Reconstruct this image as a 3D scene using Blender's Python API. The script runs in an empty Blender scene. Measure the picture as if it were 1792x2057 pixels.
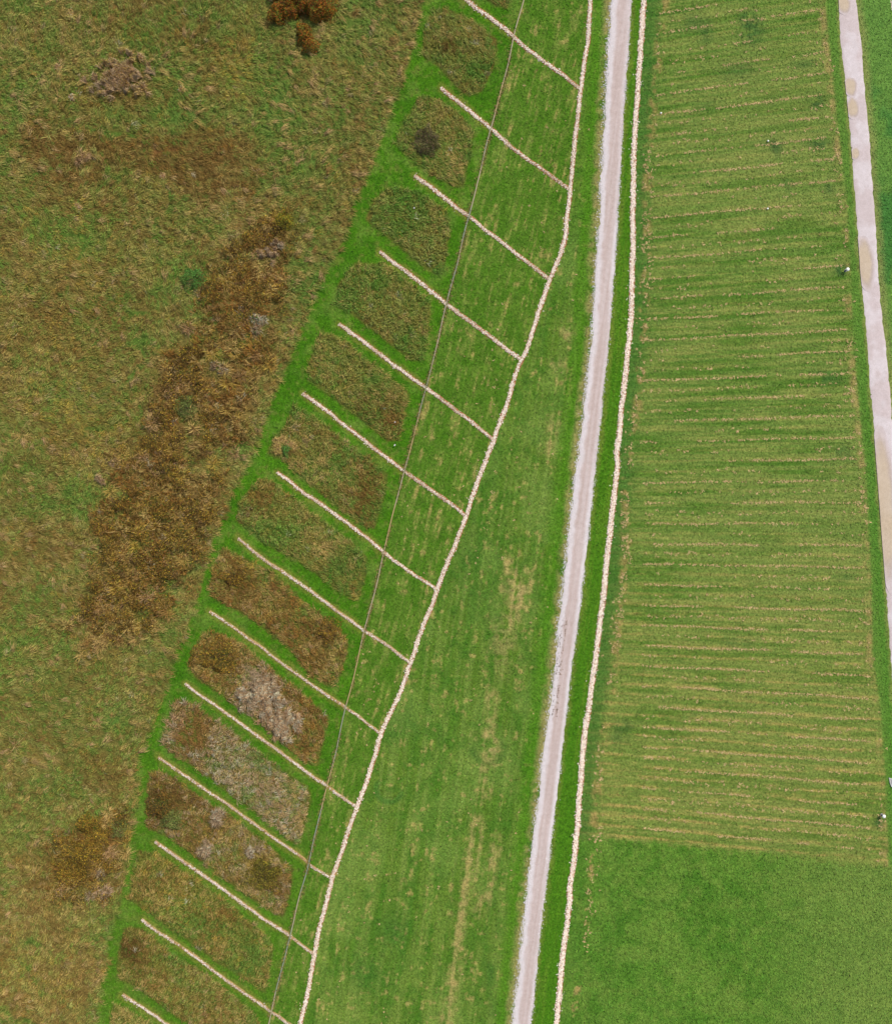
import bpy, math, random
import numpy as np

S = bpy.context.scene
COL = S.collection
rng = np.random.default_rng(7)
random.seed(7)
K = 90.0 / 1792.0            # metres per map unit (map: 1792 x 2057, seen from above)
CAM_H = 100.0

# ------------------------------------------------------------------ plan helpers
def P(pts):
    a = np.array(pts, float)
    return np.stack([(a[:, 0] - 896.0) * K, (1028.5 - a[:, 1]) * K], 1)
def W(fx, fy):
    return ((fx - 896.0) * K, (1028.5 - fy) * K)

def srgb(r, g, b):
    c = np.array([r, g, b], float) / 255.0
    return np.where(c <= 0.04045, c / 12.92, ((c + 0.055) / 1.055) ** 2.4)
LUM = 1.42                    # what a flat white sheet on the ground returns in this light
def C(r, g, b, lum=LUM):
    return srgb(r, g, b) / lum

# ------------------------------------------------------------------ noise
_T = [np.random.default_rng(100 + i).random((256, 256)) for i in range(24)]
def vnoise(x, y, s, seed=0):
    t = _T[seed % 24]
    u = np.asarray(x, float) / s + 37.3 * seed; v = np.asarray(y, float) / s + 11.7 * seed
    i = np.floor(u).astype(np.int64); j = np.floor(v).astype(np.int64)
    fu = u - i; fv = v - j
    fu = fu * fu * (3 - 2 * fu); fv = fv * fv * (3 - 2 * fv)
    i0 = i & 255; i1 = (i + 1) & 255; j0 = j & 255; j1 = (j + 1) & 255
    return (t[i0, j0] * (1 - fu) + t[i1, j0] * fu) * (1 - fv) + (t[i0, j1] * (1 - fu) + t[i1, j1] * fu) * fv
def fbm(x, y, s, seed=0, o=4, gain=0.55):
    x = np.asarray(x, float); y = np.asarray(y, float)
    a = 1.0; t = 0.0; n = 0.0
    for k in range(o):
        n = n + a * vnoise(x, y, s, seed + k * 3); t += a
        a *= gain; s *= 0.5
        x, y = x * 0.8 - y * 0.6, x * 0.6 + y * 0.8
    return n / t
def sm(x, a, b):
    t = np.clip((x - a) / (b - a), 0, 1)
    return t * t * (3 - 2 * t)
def height(x, y):
    return (vnoise(x, y, 17.0, 2) - 0.5) * 0.25 + (vnoise(x, y, 4.0, 5) - 0.5) * 0.05

# ------------------------------------------------------------------ distances in plan
def d_line(x, y, pl):
    d = np.full(np.shape(x), 1e9)
    for (ax, ay), (bx, by) in zip(pl[:-1], pl[1:]):
        vx, vy = bx - ax, by - ay
        t = np.clip(((x - ax) * vx + (y - ay) * vy) / (vx * vx + vy * vy + 1e-12), 0, 1)
        d = np.minimum(d, np.hypot(x - ax - t * vx, y - ay - t * vy))
    return d
def inside(x, y, pg):
    c = np.zeros(np.shape(x), bool)
    n = len(pg); j = n - 1
    for i in range(n):
        xi, yi = pg[i]; xj, yj = pg[j]
        c ^= ((yi > y) != (yj > y)) & (x < (xj - xi) * (y - yi) / (yj - yi + 1e-12) + xi)
        j = i
    return c
def sdf(x, y, pg):                         # > 0 inside
    d = d_line(x, y, np.vstack([pg, pg[:1]]))
    return np.where(inside(x, y, pg), d, -d)
def lanes(x, y):
    r = np.abs(fbm(x, y, 7.0, 22, 3) - .5)
    return sm(r, .028, .006) * sm(fbm(x, y, 9.0, 16, 2), .40, .58)
def near(x, y, fn, geo, pad, far):
    """evaluate fn only inside geo's box grown by pad; far elsewhere"""
    lo = geo.min(0) - pad; hi = geo.max(0) + pad
    m = (x > lo[0]) & (x < hi[0]) & (y > lo[1]) & (y < hi[1])
    out = np.full(x.shape, far, float)
    if m.any(): out[m] = fn(x[m], y[m], geo)
    return out
def resample(pl, step):
    seg = np.hypot(*(pl[1:] - pl[:-1]).T); s = np.concatenate([[0], np.cumsum(seg)])
    n = max(2, int(s[-1] / step) + 1); q = np.linspace(0, s[-1], n)
    return np.stack([np.interp(q, s, pl[:, 0]), np.interp(q, s, pl[:, 1])], 1), q
def smooth(pl, step=0.5, it=6):
    r, _ = resample(pl, step)
    for _ in range(it):
        r[1:-1] = (r[:-2] + 2 * r[1:-1] + r[2:]) / 4
    return r
def extend(pl, a, b):
    d0 = pl[0] - pl[1]; d0 = d0 / np.hypot(*d0); d1 = pl[-1] - pl[-2]; d1 = d1 / np.hypot(*d1)
    out = pl
    if a: out = np.vstack([pl[:1] + d0 * a, out])
    if b: out = np.vstack([out, pl[-1:] + d1 * b])
    return out

# ------------------------------------------------------------------ the plan, traced
MAIN = P([(1189,-60),(1186,0),(1183.6,51),(1176,113),(1167.6,164),(1163,205),(1154,290),(1147,366),(1143.6,393),(1138.5,437),(1133,485),(1121,523),(1104,564),(1091,601),(1066,680),(1053,711),(1039,742),(1015.5,817),(991.6,882),(967.7,947),(937,1035.7),(920,1083.5),(896,1141.6),(879,1182.6),(865,1220),(844.7,1271),(826,1329.5),(814,1360),(808.8,1377),(786.6,1428),(766,1476),(749,1531),(735.3,1575),(718,1619.6),(701,1667.5),(684,1722),(668.7,1763),(650,1831.5),(638,1882.7),(629.4,1923.7),(621,1985),(612,2026),(605,2057),(592,2140)])
RIGHT = P([(1297,-80),(1292.5,0),(1287,85),(1282,171),(1275.4,256),(1272,341.7),(1271.3,427),(1270.6,512.5),(1269.6,581),(1266.8,649),(1263.4,680),(1256.6,748.6),(1248,817),(1241,885),(1236,970.7),(1227.5,1039),(1219,1107),(1213.9,1175.8),(1205.3,1244),(1195,1329.5),(1188,1377),(1176,1462),(1167.5,1548),(1160.7,1633),(1155.6,1701.6),(1147,1770),(1140,1838),(1131.7,1906.6),(1123,1992),(1117.3,2057),(1110,2140)])
BR = [P(b) for b in [
 [(900,-28),(935,0),(978,31),(1027.5,70),(1049.7,92),(1090.7,123),(1125,147),(1163,176)],
 [(885.7,176),(930,212),(983,254.6),(1022.4,290.4),(1066.8,324.6),(1104,352),(1143,380)],
 [(832.7,353.6),(878.8,386),(940,434),(988,471.5),(1053,522.8),(1104,561)],
 [(762.7,505.7),(831,557),(899.3,611.6),(930,635.5),(988,678),(1043,722)],
 [(680.7,651),(722,680),(773,718),(831,764),(855,778),(896,810),(940,844),(989,884)],
 [(608,790),(620,800),(663.6,830.6),(718,875),(762.7,909),(814,947),(872,988),(933,1034)],
 [(557,948.5),(611.6,991),(680.7,1039),(749,1090),(773,1111),(831,1153.5),(878,1184)],
 [(478.4,1081.8),(526,1121),(611.6,1178),(680.7,1230.4),(732,1268),(776,1295),(823,1332)],
 [(422,1227),(485,1271),(546.7,1317.5),(608,1362),(626,1376),(692.6,1420),(728.5,1445),(766,1475)],
 [(373,1373),(383,1381),(444,1425),(526,1483),(611.6,1546),(656.7,1580),(680.6,1595.7),(717,1622)],
 [(317.8,1521),(393,1571.8),(471.5,1626),(546.7,1681),(604.8,1722),(622.5,1737.5),(669,1766)],
 [(311,1692),(375.9,1735.8),(454.4,1790.5),(533,1848.5),(580.9,1879),(611.6,1903),(630,1917)],
 [(285.3,1846.8),(331.4,1881),(365.6,1903),(444,1961),(512.5,2009),(546.7,2033),(580.9,2057),(604,2074)],
 [(246,1999),(300.7,2033),(334.9,2055),(420,2116),(500,2170)]]]
EDGE = P([(1066,-60),(1051.4,0),(1034,65),(1019,136),(986.5,256),(960.8,358),(942,432),(919.8,523),(897.6,608),(881,680),(856.6,772.5),(824,902),(812,943.4),(791.7,1022),(773,1100.6),(749,1206),(732,1268),(711.4,1360),(694,1421),(673.8,1513.7),(656.7,1582),(636,1664),(619,1739),(584,1872.5),(563.8,1958),(546.7,2026),(540,2057),(518,2140)])
TRACK = P([(868,-60),(864,0),(848,68),(836,119.6),(818,180),(797,225),(772,300),(748,362),(725,410),(711.4,471.5),(680.6,529.6),(646.5,591),(622.5,649),(604.8,700),(577.5,765.7),(553.5,823.8),(533,885),(512.5,933),(483,984.4),(464.7,1039),(440,1090),(422,1151.8),(410,1210),(393,1261),(369,1312),(360,1350),(343,1397.5),(321,1462),(295,1520.5),(290.4,1582),(285,1643.5),(273.4,1701.6),(263,1770),(249.4,1838),(232.4,1889.5),(225.5,1958),(215.3,2009),(209,2057),(200,2140)])
PATH_L = [(-60,1230),(0,1227),(102,1219),(239,1212),(340,1206),(461,1200),(680,1186),(851,1167.6),(1022,1146),(1193,1126.6),(1360,1110),(1377,1107.8),(1548,1086),(1719,1066.5),(1890,1046),(2057,1029),(2140,1019)]
PATH_R = [(-60,1275),(0,1269.5),(85,1265),(239,1253.5),(324,1249),(478,1240),(680,1225),(851,1207),(1022,1189),(1193,1170),(1360,1148),(1377,1145.5),(1548,1126.6),(1719,1106),(1890,1085.5),(2057,1068.5),(2140,1060)]
Q_L = [(-60,1679),(0,1682),(85,1685.4),(160,1694),(273,1706),(342,1711),(444,1719.6),(547,1726.4),(649,1736.6),(783,1745),(851,1751),(1022,1764),(1193,1777.6),(1360,1789),(1560,1804),(2140,1846)]
Q_R = [(-60,1716),(0,1720.5),(85,1731),(160,1736.6),(273,1747),(342,1752),(444,1760.6),(547,1766),(649,1774),(683,1779),(783,1788),(1022,1806),(1193,1819),(1360,1831),(1560,1846),(2140,1888)]
PLOTS = [P(p) for p in [
 [(960,-55),(1040,-55),(1030,-20),(1015,14),(996,8),(955,-25)],
 [(872,25),(910,28),(945,42),(994,80),(988,135),(965,180),(938,188),(915,165),(885,135),(852,108),(858,60)],
 [(848,197),(879,203),(920,232),(948,266),(940,314),(928,372),(910,372),(882,355),(835,323),(797,290),(817,246)],
 [(783,379),(845,393),(879,417),(898,437),(900,461),(886,547),(872,547),(831,516),(790,482),(740,441),(756,403)],
 [(715,533),(773,533),(817,567),(861,615),(853,678),(846,718),(829,722),(783,685),(725,640),(676,610),(684,574)],
 [(640,680),(665,678),(698,694),(725,722),(773,752),(818,796),(807,834),(797,882),(780,882),(732,844),(664,793),(622,762),(629,725)],
 [(590,820),(626,840),(653,861),(698,899),(749,933),(775,955),(766,1005),(750,1059),(735,1053),(691,1025),(612,962),(567,920),(540,911),(555,880),(575,862)],
 [(523,965),(545,972),(571,992),(612,1027),(664,1060),(711,1099),(735,1124),(731,1158),(718,1204),(691,1189),(646,1155),(612,1129),(530,1088),(478,1043),(487,1010)],
 [(451,1104),(478,1119),(547,1152),(612,1213),(640,1236),(681,1269),(697,1295),(687,1335),(672,1374),(655,1374),(632,1357),(581,1299),(512,1244),(461,1213),(427,1193),(434,1141)],
 [(411,1273),(441,1276),(478,1293),(547,1350),(612,1402),(656,1445),(650,1473),(637,1535),(620,1530),(564,1486),(495,1430),(440,1388),(400,1362),(382,1335)],
 [(355,1409),(383,1414),(427,1450),(478,1483),(512,1513),(564,1548),(612,1580),(621,1597),(612,1650),(600,1692),(590,1688),(564,1664),(478,1602),(410,1548),(376,1527),(328,1493)],
 [(306,1551),(335,1556),(386,1594),(427,1622),(478,1656),(530,1694),(585,1745),(577,1804),(566,1838),(523,1815),(437,1753),(376,1705),(342,1678),(300,1660)],
 [(283,1713),(325,1725),(376,1759),(444,1807),(512,1865),(544,1900),(540,1941),(530,1989),(496,1965),(427,1924),(376,1884),(342,1862),(301,1832),(262,1808)],
 [(253,1867),(280,1869),(307,1889),(342,1920),(403,1954),(461,1999),(505,2037),(522,2070),(508,2120),(450,2105),(342,2027),(294,1992),(246,1965),(238,1941)],
 [(229,2022),(246,2024),(284,2047),(330,2080),(390,2125),(222,2125)]]]
FIELD_B = P([(1120,1680),(1200,1684.5),(1248,1686),(1350.5,1698),(1470,1708),(1600,1720),(1692,1734),(1760,1737),(1860,1745)])
THICKET = [P(p) for p in [
 [(545,425),(585,420),(598,445),(585,540),(560,640),(555,700),(520,780),(498,860),(440,1000),(420,1090),(365,1200),(300,1270),(165,1335),(140,1270),(195,1130),(215,960),(225,915),(290,880),(330,720),(400,640),(440,520),(500,455)],
 [(118,1660),(190,1640),(258,1625),(252,1740),(225,1810),(150,1820),(100,1790),(105,1720)]]]
BROWN2 = [P(p) for p in [
 [(40,260),(90,240),(140,280),(200,300),(260,270),(320,285),(400,262),(480,280),(520,330),(500,395),(420,400),(330,345),(260,345),(170,370),(90,350),(40,310)]]]

def wob(x, y, a=0.28, s=0.9, seed=4):
    return (x + (fbm(x, y, s, seed, 3) - 0.5) * 2 * a, y + (fbm(x, y, s, seed + 1, 3) - 0.5) * 2 * a)

# line / edge x-positions as functions of y (for left-of / right-of tests)
def xat(pl, y):
    o = np.argsort(pl[:, 1]); return np.interp(y, pl[o, 1], pl[o, 0])
def edge_fn(tab):
    a = np.array(tab, float); yy = (1028.5 - a[:, 0]) * K; xx = (a[:, 1] - 896) * K
    o = np.argsort(yy)
    m = (xx[o][-1] - xx[o][-2]) / (yy[o][-1] - yy[o][-2]); m0 = (xx[o][1] - xx[o][0]) / (yy[o][1] - yy[o][0])
    def f(y):
        y = np.asarray(y, float)
        r = np.interp(y, yy[o], xx[o])
        r = np.where(y > yy[o][-1], xx[o][-1] + m * (y - yy[o][-1]), r)
        return np.where(y < yy[o][0], xx[o][0] + m0 * (y - yy[o][0]), r)
    return f
pathL, pathR, qL, qR = map(edge_fn, (PATH_L, PATH_R, Q_L, Q_R))

def blob(x, y, fx, fy, rx, ry, rot=0.0):
    cx, cy = W(fx, fy); c, s = math.cos(math.radians(rot)), math.sin(math.radians(rot))
    dx, dy = x - cx, y - cy
    u = (dx * c + dy * s) / (rx * K); v = (-dx * s + dy * c) / (ry * K)
    return np.exp(-(u * u + v * v) * 0.9)

# tint fields of the wild meadow: (x, y, rx, ry, amount)
GREEN = [(60,190,90,50,.7),(20,130,60,40,.4),(310,45,40,25,1.0),(430,45,50,70,.9),(350,250,70,40,.5),(350,190,50,50,.7),(480,160,30,90,.2),(430,235,90,30,.9),(640,210,60,60,.6),(690,70,60,90,.5),(600,330,60,60,.4),(640,470,40,90,.7),(540,230,30,80,.6),(400,455,50,20,.6),(600,560,30,100,.7),(235,260,60,40,.5),(180,790,40,40,.4),(130,1430,70,40,.8),(255,1450,60,40,.8),(110,1580,50,60,.7),(200,1500,70,50,.6),(40,1650,60,60,.4),(130,1370,40,50,.6),(60,950,20,70,.4),(330,1330,40,50,.7),(150,980,60,30,.35),(210,830,30,60,.35),(40,1320,30,60,.4),(225,1390,30,50,.4)]
BROWN = [(110,300,70,40,.8),(190,320,60,40,.8),(300,300,60,35,.7),(430,300,80,35,1.0),(390,350,70,50,.5),(60,640,60,30,.5),(230,430,60,40,.5),(400,95,70,30,.8),(240,40,60,40,.6),(70,1000,60,40,.4),(100,1240,70,50,.5),(170,1530,80,30,.5),(30,1480,60,60,.4),(240,1560,50,60,.4),(300,70,40,60,.4),(210,630,50,30,.4),(60,1750,60,60,.3),(160,1910,40,40,.4),(430,780,80,60,.3),(90,930,60,30,.3),(250,200,60,20,.7)]
PALE = [(30,110,50,60,.5),(100,170,50,30,.4),(30,500,40,40,.3),(100,560,60,60,.3),(480,480,40,40,.6),(60,720,70,60,.4),(120,880,60,60,.4),(530,640,30,80,.4),(520,770,30,60,.5),(470,920,30,60,.7),(430,1050,20,60,.7),(60,1120,60,60,.3),(60,1850,80,60,.6),(120,1950,90,60,.4),(40,1470,50,50,.5),(90,1520,50,40,.4),(470,250,40,25,.6),(640,120,40,90,.5),(170,1380,60,40,.3)]
YELL = [(465,120,30,45,1.0),(475,170,35,50,.9),(500,120,20,80,.4),(200,880,80,70,.4),(140,500,100,90,.35),(80,680,100,90,.3),(130,840,90,80,.35),(60,1960,80,60,.4)]
def fields(x, y):
    g = sum(a * blob(x, y, fx, fy, rx, ry) for fx, fy, rx, ry, a in GREEN)
    b = sum(a * blob(x, y, fx, fy, rx, ry) for fx, fy, rx, ry, a in BROWN)
    p = sum(a * blob(x, y, fx, fy, rx, ry) for fx, fy, rx, ry, a in PALE)
    w = sum(a * blob(x, y, fx, fy, rx, ry) for fx, fy, rx, ry, a in YELL)
    return g, b, p, w

# ------------------------------------------------------------------ materials
def nodes(name):
    m = bpy.data.materials.new(name); m.use_nodes = True
    nt = m.node_tree; nt.nodes.clear()
    out = nt.nodes.new('ShaderNodeOutputMaterial'); bs = nt.nodes.new('ShaderNodeBsdfPrincipled')
    nt.links.new(bs.outputs[0], out.inputs[0])
    return m, nt, bs
def noise_node(nt, scale, detail=4, rough=0.6, coord='Object', mapping=None):
    tc = nt.nodes.new('ShaderNodeTexCoord'); n = nt.nodes.new('ShaderNodeTexNoise')
    n.inputs['Scale'].default_value = scale; n.inputs['Detail'].default_value = detail; n.inputs['Roughness'].default_value = rough
    if mapping:
        mp = nt.nodes.new('ShaderNodeMapping'); mp.inputs['Scale'].default_value = mapping[0]; mp.inputs['Rotation'].default_value = (0, 0, mapping[1])
        nt.links.new(tc.outputs[coord], mp.inputs[0]); nt.links.new(mp.outputs[0], n.inputs['Vector'])
    else: nt.links.new(tc.outputs[coord], n.inputs['Vector'])
    return n
def ramp(nt, src, stops):
    r = nt.nodes.new('ShaderNodeValToRGB'); e = r.color_ramp.elements
    while len(e) < len(stops): e.new(0.5)
    for q, (p, c) in zip(e, stops): q.position = p; q.color = (*c, 1)
    nt.links.new(src, r.inputs[0]); return r
def mul(nt, a, b, fac=1.0):
    m = nt.nodes.new('ShaderNodeMix'); m.data_type = 'RGBA'; m.blend_type = 'MULTIPLY'
    m.inputs[0].default_value = fac; nt.links.new(a, m.inputs[6]); nt.links.new(b, m.inputs[7]); return m.outputs[2]
def attr_material(name, spec=0.15, rough=0.85, grain=None, bump=None, sat=None):
    """colour comes from the mesh's own tint, broken up by procedural noise"""
    m, nt, bs = nodes(name)
    at = nt.nodes.new('ShaderNodeAttribute'); at.attribute_name = 'tint'
    c = at.outputs['Color']
    for (sc, lo, hi, dt) in (grain or []):
        n = noise_node(nt, sc, dt)
        c = mul(nt, c, ramp(nt, n.outputs[0], [(0.28, lo), (0.72, hi)]).outputs[0])
    nt.links.new(c, bs.inputs['Base Color'])
    bs.inputs['Roughness'].default_value = rough; bs.inputs['Specular IOR Level'].default_value = spec
    if bump:
        n = noise_node(nt, bump[0], 3); b = nt.nodes.new('ShaderNodeBump'); b.inputs['Strength'].default_value = bump[1]; b.inputs['Distance'].default_value = bump[2]
        nt.links.new(n.outputs[0], b.inputs['Height']); nt.links.new(b.outputs[0], bs.inputs['Normal'])
    return m
M_GROUND = attr_material('turf', 0.05, 0.95, [(4.5, (.50,.54,.48), (1.46,1.42,1.48), 6), (0.9, (.86,.9,.9), (1.14,1.1,1.1), 3)], (7.0, 0.6, 0.08))
M_BLADE = attr_material('grass_blades', 0.12, 0.75, [(3.0, (.86,.86,.84), (1.14,1.14,1.16), 2)])
M_LEAF = attr_material('shrub_leaves', 0.15, 0.7, [(5.0, (.8,.8,.8), (1.2,1.2,1.2), 2)])
M_STONE = attr_material('limestone_rubble', 0.2, 0.9, [(30.0, (.85,.83,.8), (1.1,1.1,1.1), 3)])
M_SOIL = attr_material('bare_soil', 0.05, 0.95, [(9.0, (.6,.6,.6), (1.35,1.35,1.35), 4)], (12.0, 0.5, 0.03))
M_GRAVEL = attr_material('crushed_gravel', 0.1, 0.95, [(14.0, (.84,.83,.82), (1.14,1.14,1.15), 5), (2.2, (.93,.92,.9), (1.06,1.06,1.06), 3)], (22.0, 0.4, 0.02))
M_SILT = attr_material('damp_silt', 0.25, 0.6, [(6.0, (.9,.9,.88), (1.09,1.09,1.1), 4)])
def flat_material(name, col, rough=0.6, spec=0.3, sc=12.0, metal=0.0, var=0.15):
    m, nt, bs = nodes(name)
    n = noise_node(nt, sc, 4)
    lo = tuple(float(v) * (1 - var) for v in col); hi = tuple(min(1, float(v) * (1 + var)) for v in col)
    nt.links.new(ramp(nt, n.outputs[0], [(0.3, lo), (0.7, hi)]).outputs[0], bs.inputs['Base Color'])
    bs.inputs['Roughness'].default_value = rough; bs.inputs['Specular IOR Level'].default_value = spec; bs.inputs['Metallic'].default_value = metal
    return m
M_WHITE = flat_material('white_enamel', (.82,.81,.76), 0.35, 0.5, 8, 0, 0.04)
M_POST = flat_material('dark_painted_metal', (.06,.065,.065), 0.45, 0.5, 20)
M_CONC = flat_material('weathered_concrete', (.27,.26,.25), 0.9, 0.1, 7, 0, .3)
M_CONCE = flat_material('pale_concrete_edge', (.48,.47,.44), 0.9, 0.1, 9, 0, .2)
M_STEM = flat_material('woody_stems', (.07,.05,.035), 0.9, 0.1, 14, 0, .3)

# ------------------------------------------------------------------ mesh writing
def build(name, V, T, Cl, mat, parent=None, smooth_=False, loc=(0, 0, 0)):
    me = bpy.data.meshes.new(name)
    V = np.asarray(V, np.float32); T = np.asarray(T, np.int32); k = T.shape[1]
    me.vertices.add(len(V)); me.vertices.foreach_set('co', (V - np.array(loc, np.float32)).ravel())
    me.loops.add(T.size); me.loops.foreach_set('vertex_index', T.ravel())
    me.polygons.add(len(T)); me.polygons.foreach_set('loop_start', np.arange(0, T.size, k, dtype=np.int32))
    me.update(calc_edges=True)
    if Cl is not None:
        ca = me.color_attributes.new('tint', 'FLOAT_COLOR', 'POINT')
        c4 = np.ones((len(V), 4), np.float32); c4[:, :3] = Cl
        ca.data.foreach_set('color', c4.ravel())
    me.polygons.foreach_set('use_smooth', np.full(len(T), smooth_))
    me.materials.append(mat); me.validate()
    o = bpy.data.objects.new(name, me); COL.objects.link(o)
    if parent: o.parent = parent
    else: o.location = loc
    return o
def tag(o, label=None, cat=None, group=None, kind=None):
    if label: o['label'] = label
    if cat: o['category'] = cat
    if group: o['group'] = group
    if kind: o['kind'] = kind
    return o
def thing(name, loc, label, cat, group=None):
    o = bpy.data.objects.new(name, None); COL.objects.link(o); o.location = loc; o.empty_display_size = 0.3
    return tag(o, label, cat, group)

class Acc:
    def __init__(s): s.v, s.t, s.c, s.n = [], [], [], 0
    def add(s, v, t, c):
        s.v.append(v); s.t.append(t + s.n); s.c.append(c); s.n += len(v)
    def blades(s, x, y, z, th, L, w, h, col, bend=None, tip=0.35):
        n = len(x)
        if n == 0: return
        if bend is None: bend = rng.normal(0, .25, n)
        d = np.stack([np.cos(th), np.sin(th)], 1); d2 = np.stack([np.cos(th + bend), np.sin(th + bend)], 1)
        pr = np.stack([-d[:, 1], d[:, 0]], 1); pr2 = np.stack([-d2[:, 1], d2[:, 0]], 1)
        b = np.stack([x, y], 1); m = b + d * (L * .5)[:, None]; t = m + d2 * (L * .5)[:, None]
        v = np.zeros((n, 5, 3))
        v[:, 0, :2] = b - pr * (w * .5)[:, None]; v[:, 1, :2] = b + pr * (w * .5)[:, None]
        v[:, 2, :2] = m - pr2 * (w * .5)[:, None]; v[:, 3, :2] = m + pr2 * (w * .5)[:, None]
        v[:, 4, :2] = t
        v[:, 0, 2] = v[:, 1, 2] = z; v[:, 2, 2] = v[:, 3, 2] = z + h; v[:, 4, 2] = z + h * tip
        i = np.arange(n)[:, None] * 5
        tr = np.stack([i + [0, 1, 3], i + [0, 3, 2], i + [2, 3, 4]], 1).reshape(-1, 3)
        s.add(v.reshape(-1, 3), tr, np.repeat(col, 5, 0))
    def leaves(s, p, size, col, up=0.6):
        n = len(p)
        nr = rng.normal(0, 1, (n, 3)); nr[:, 2] = np.abs(nr[:, 2]) + up; nr /= np.linalg.norm(nr, axis=1)[:, None]
        a = np.cross(nr, rng.normal(0, 1, (n, 3))); a /= np.linalg.norm(a, axis=1)[:, None] + 1e-9
        b = np.cross(nr, a); sz = size[:, None]
        v = np.stack([p - a * sz, p + b * sz * .55, p + a * sz, p - b * sz * .55], 1)
        i = np.arange(n)[:, None] * 4
        tr = np.stack([i + [0, 1, 2], i + [0, 2, 3]], 1).reshape(-1, 3)
        s.add(v.reshape(-1, 3), tr, np.repeat(col, 4, 0))
    def out(s, name, mat, parent=None, loc=(0, 0, 0), smooth_=False):
        return build(name, np.concatenate(s.v), np.concatenate(s.t), np.concatenate(s.c), mat, parent, smooth_, loc)

ICO_V = np.array([(0,0,-1),(.7236,-.5257,-.4472),(-.2764,-.8506,-.4472),(-.8944,0,-.4472),(-.2764,.8506,-.4472),(.7236,.5257,-.4472),(.2764,-.8506,.4472),(-.7236,-.5257,.4472),(-.7236,.5257,.4472),(.2764,.8506,.4472),(.8944,0,.4472),(0,0,1)], float)
ICO_F = np.array([(0,1,2),(1,0,5),(0,2,3),(0,3,4),(0,4,5),(1,5,10),(2,1,6),(3,2,7),(4,3,8),(5,4,9),(1,10,6),(2,6,7),(3,7,8),(4,8,9),(5,9,10),(6,10,11),(7,6,11),(8,7,11),(9,8,11),(10,9,11)])
def stones(acc, x, y, z, size, col):
    n = len(x)
    if n == 0: return
    v = ICO_V[None] * rng.uniform(.65, 1.2, (n, 12, 1)) * np.stack([rng.uniform(.8, 1.4, n), rng.uniform(.7, 1.1, n), rng.uniform(.5, .8, n)], 1)[:, None, :] * size[:, None, None]
    a = rng.uniform(0, 6.283, n); ca, sa = np.cos(a)[:, None], np.sin(a)[:, None]
    vx = v[:, :, 0] * ca - v[:, :, 1] * sa; vy = v[:, :, 0] * sa + v[:, :, 1] * ca
    v = np.stack([vx + x[:, None], vy + y[:, None], v[:, :, 2] + z[:, None]], 2)
    tr = (ICO_F[None] + (np.arange(n) * 12)[:, None, None]).reshape(-1, 3)
    acc.add(v.reshape(-1, 3), tr, np.repeat(col, 12, 0))

def jit(cols, amt=0.12, hue=0.05):
    n = len(cols)
    return np.clip(cols * (1 + rng.normal(0, amt, (n, 1))) * (1 + rng.normal(0, hue, (n, 3))), 0.002, 0.95)

# ------------------------------------------------------------------ ground tint
STREAK = [[(988,1395),(985,1440),(983,1500),(980,1540),(972,1600)],[(960,1650),(940,1780),(922,1870),(905,1990),(895,2057),(885,2140)],[(1000,1690),(975,1800),(960,1830)],[(1020,1130),(1042,1180),(1030,1250)],[(1110,850),(1100,905)]]
STREAK = [P(s) for s in STREAK]
def lawn_streak(x, y, ang, seed, la=7.0, lw=0.35):
    c, s = math.cos(ang), math.sin(ang)
    u = x * c + y * s; v = -x * s + y * c
    return fbm(u / la, v / lw, 1.0, seed, 3, 0.6)
def field_row(x, y):
    """row coordinate of the right-hand field, in map units of y at the field's middle"""
    fx = x / K + 896; fy = 1028.5 - y / K
    y0 = fy.copy() if hasattr(fy, 'copy') else fy
    for _ in range(5):
        y0 = fy - np.interp(y0, [-200, 20, 300, 690, 1045, 1400, 1700, 2300], [-.22, -.155, -.105, -.05, 0.0, .055, .09, .12]) * (fx - 1480)
    return y0
def lerp(a, b, t): return a + (b - a) * np.asarray(t)[..., None]

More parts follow.
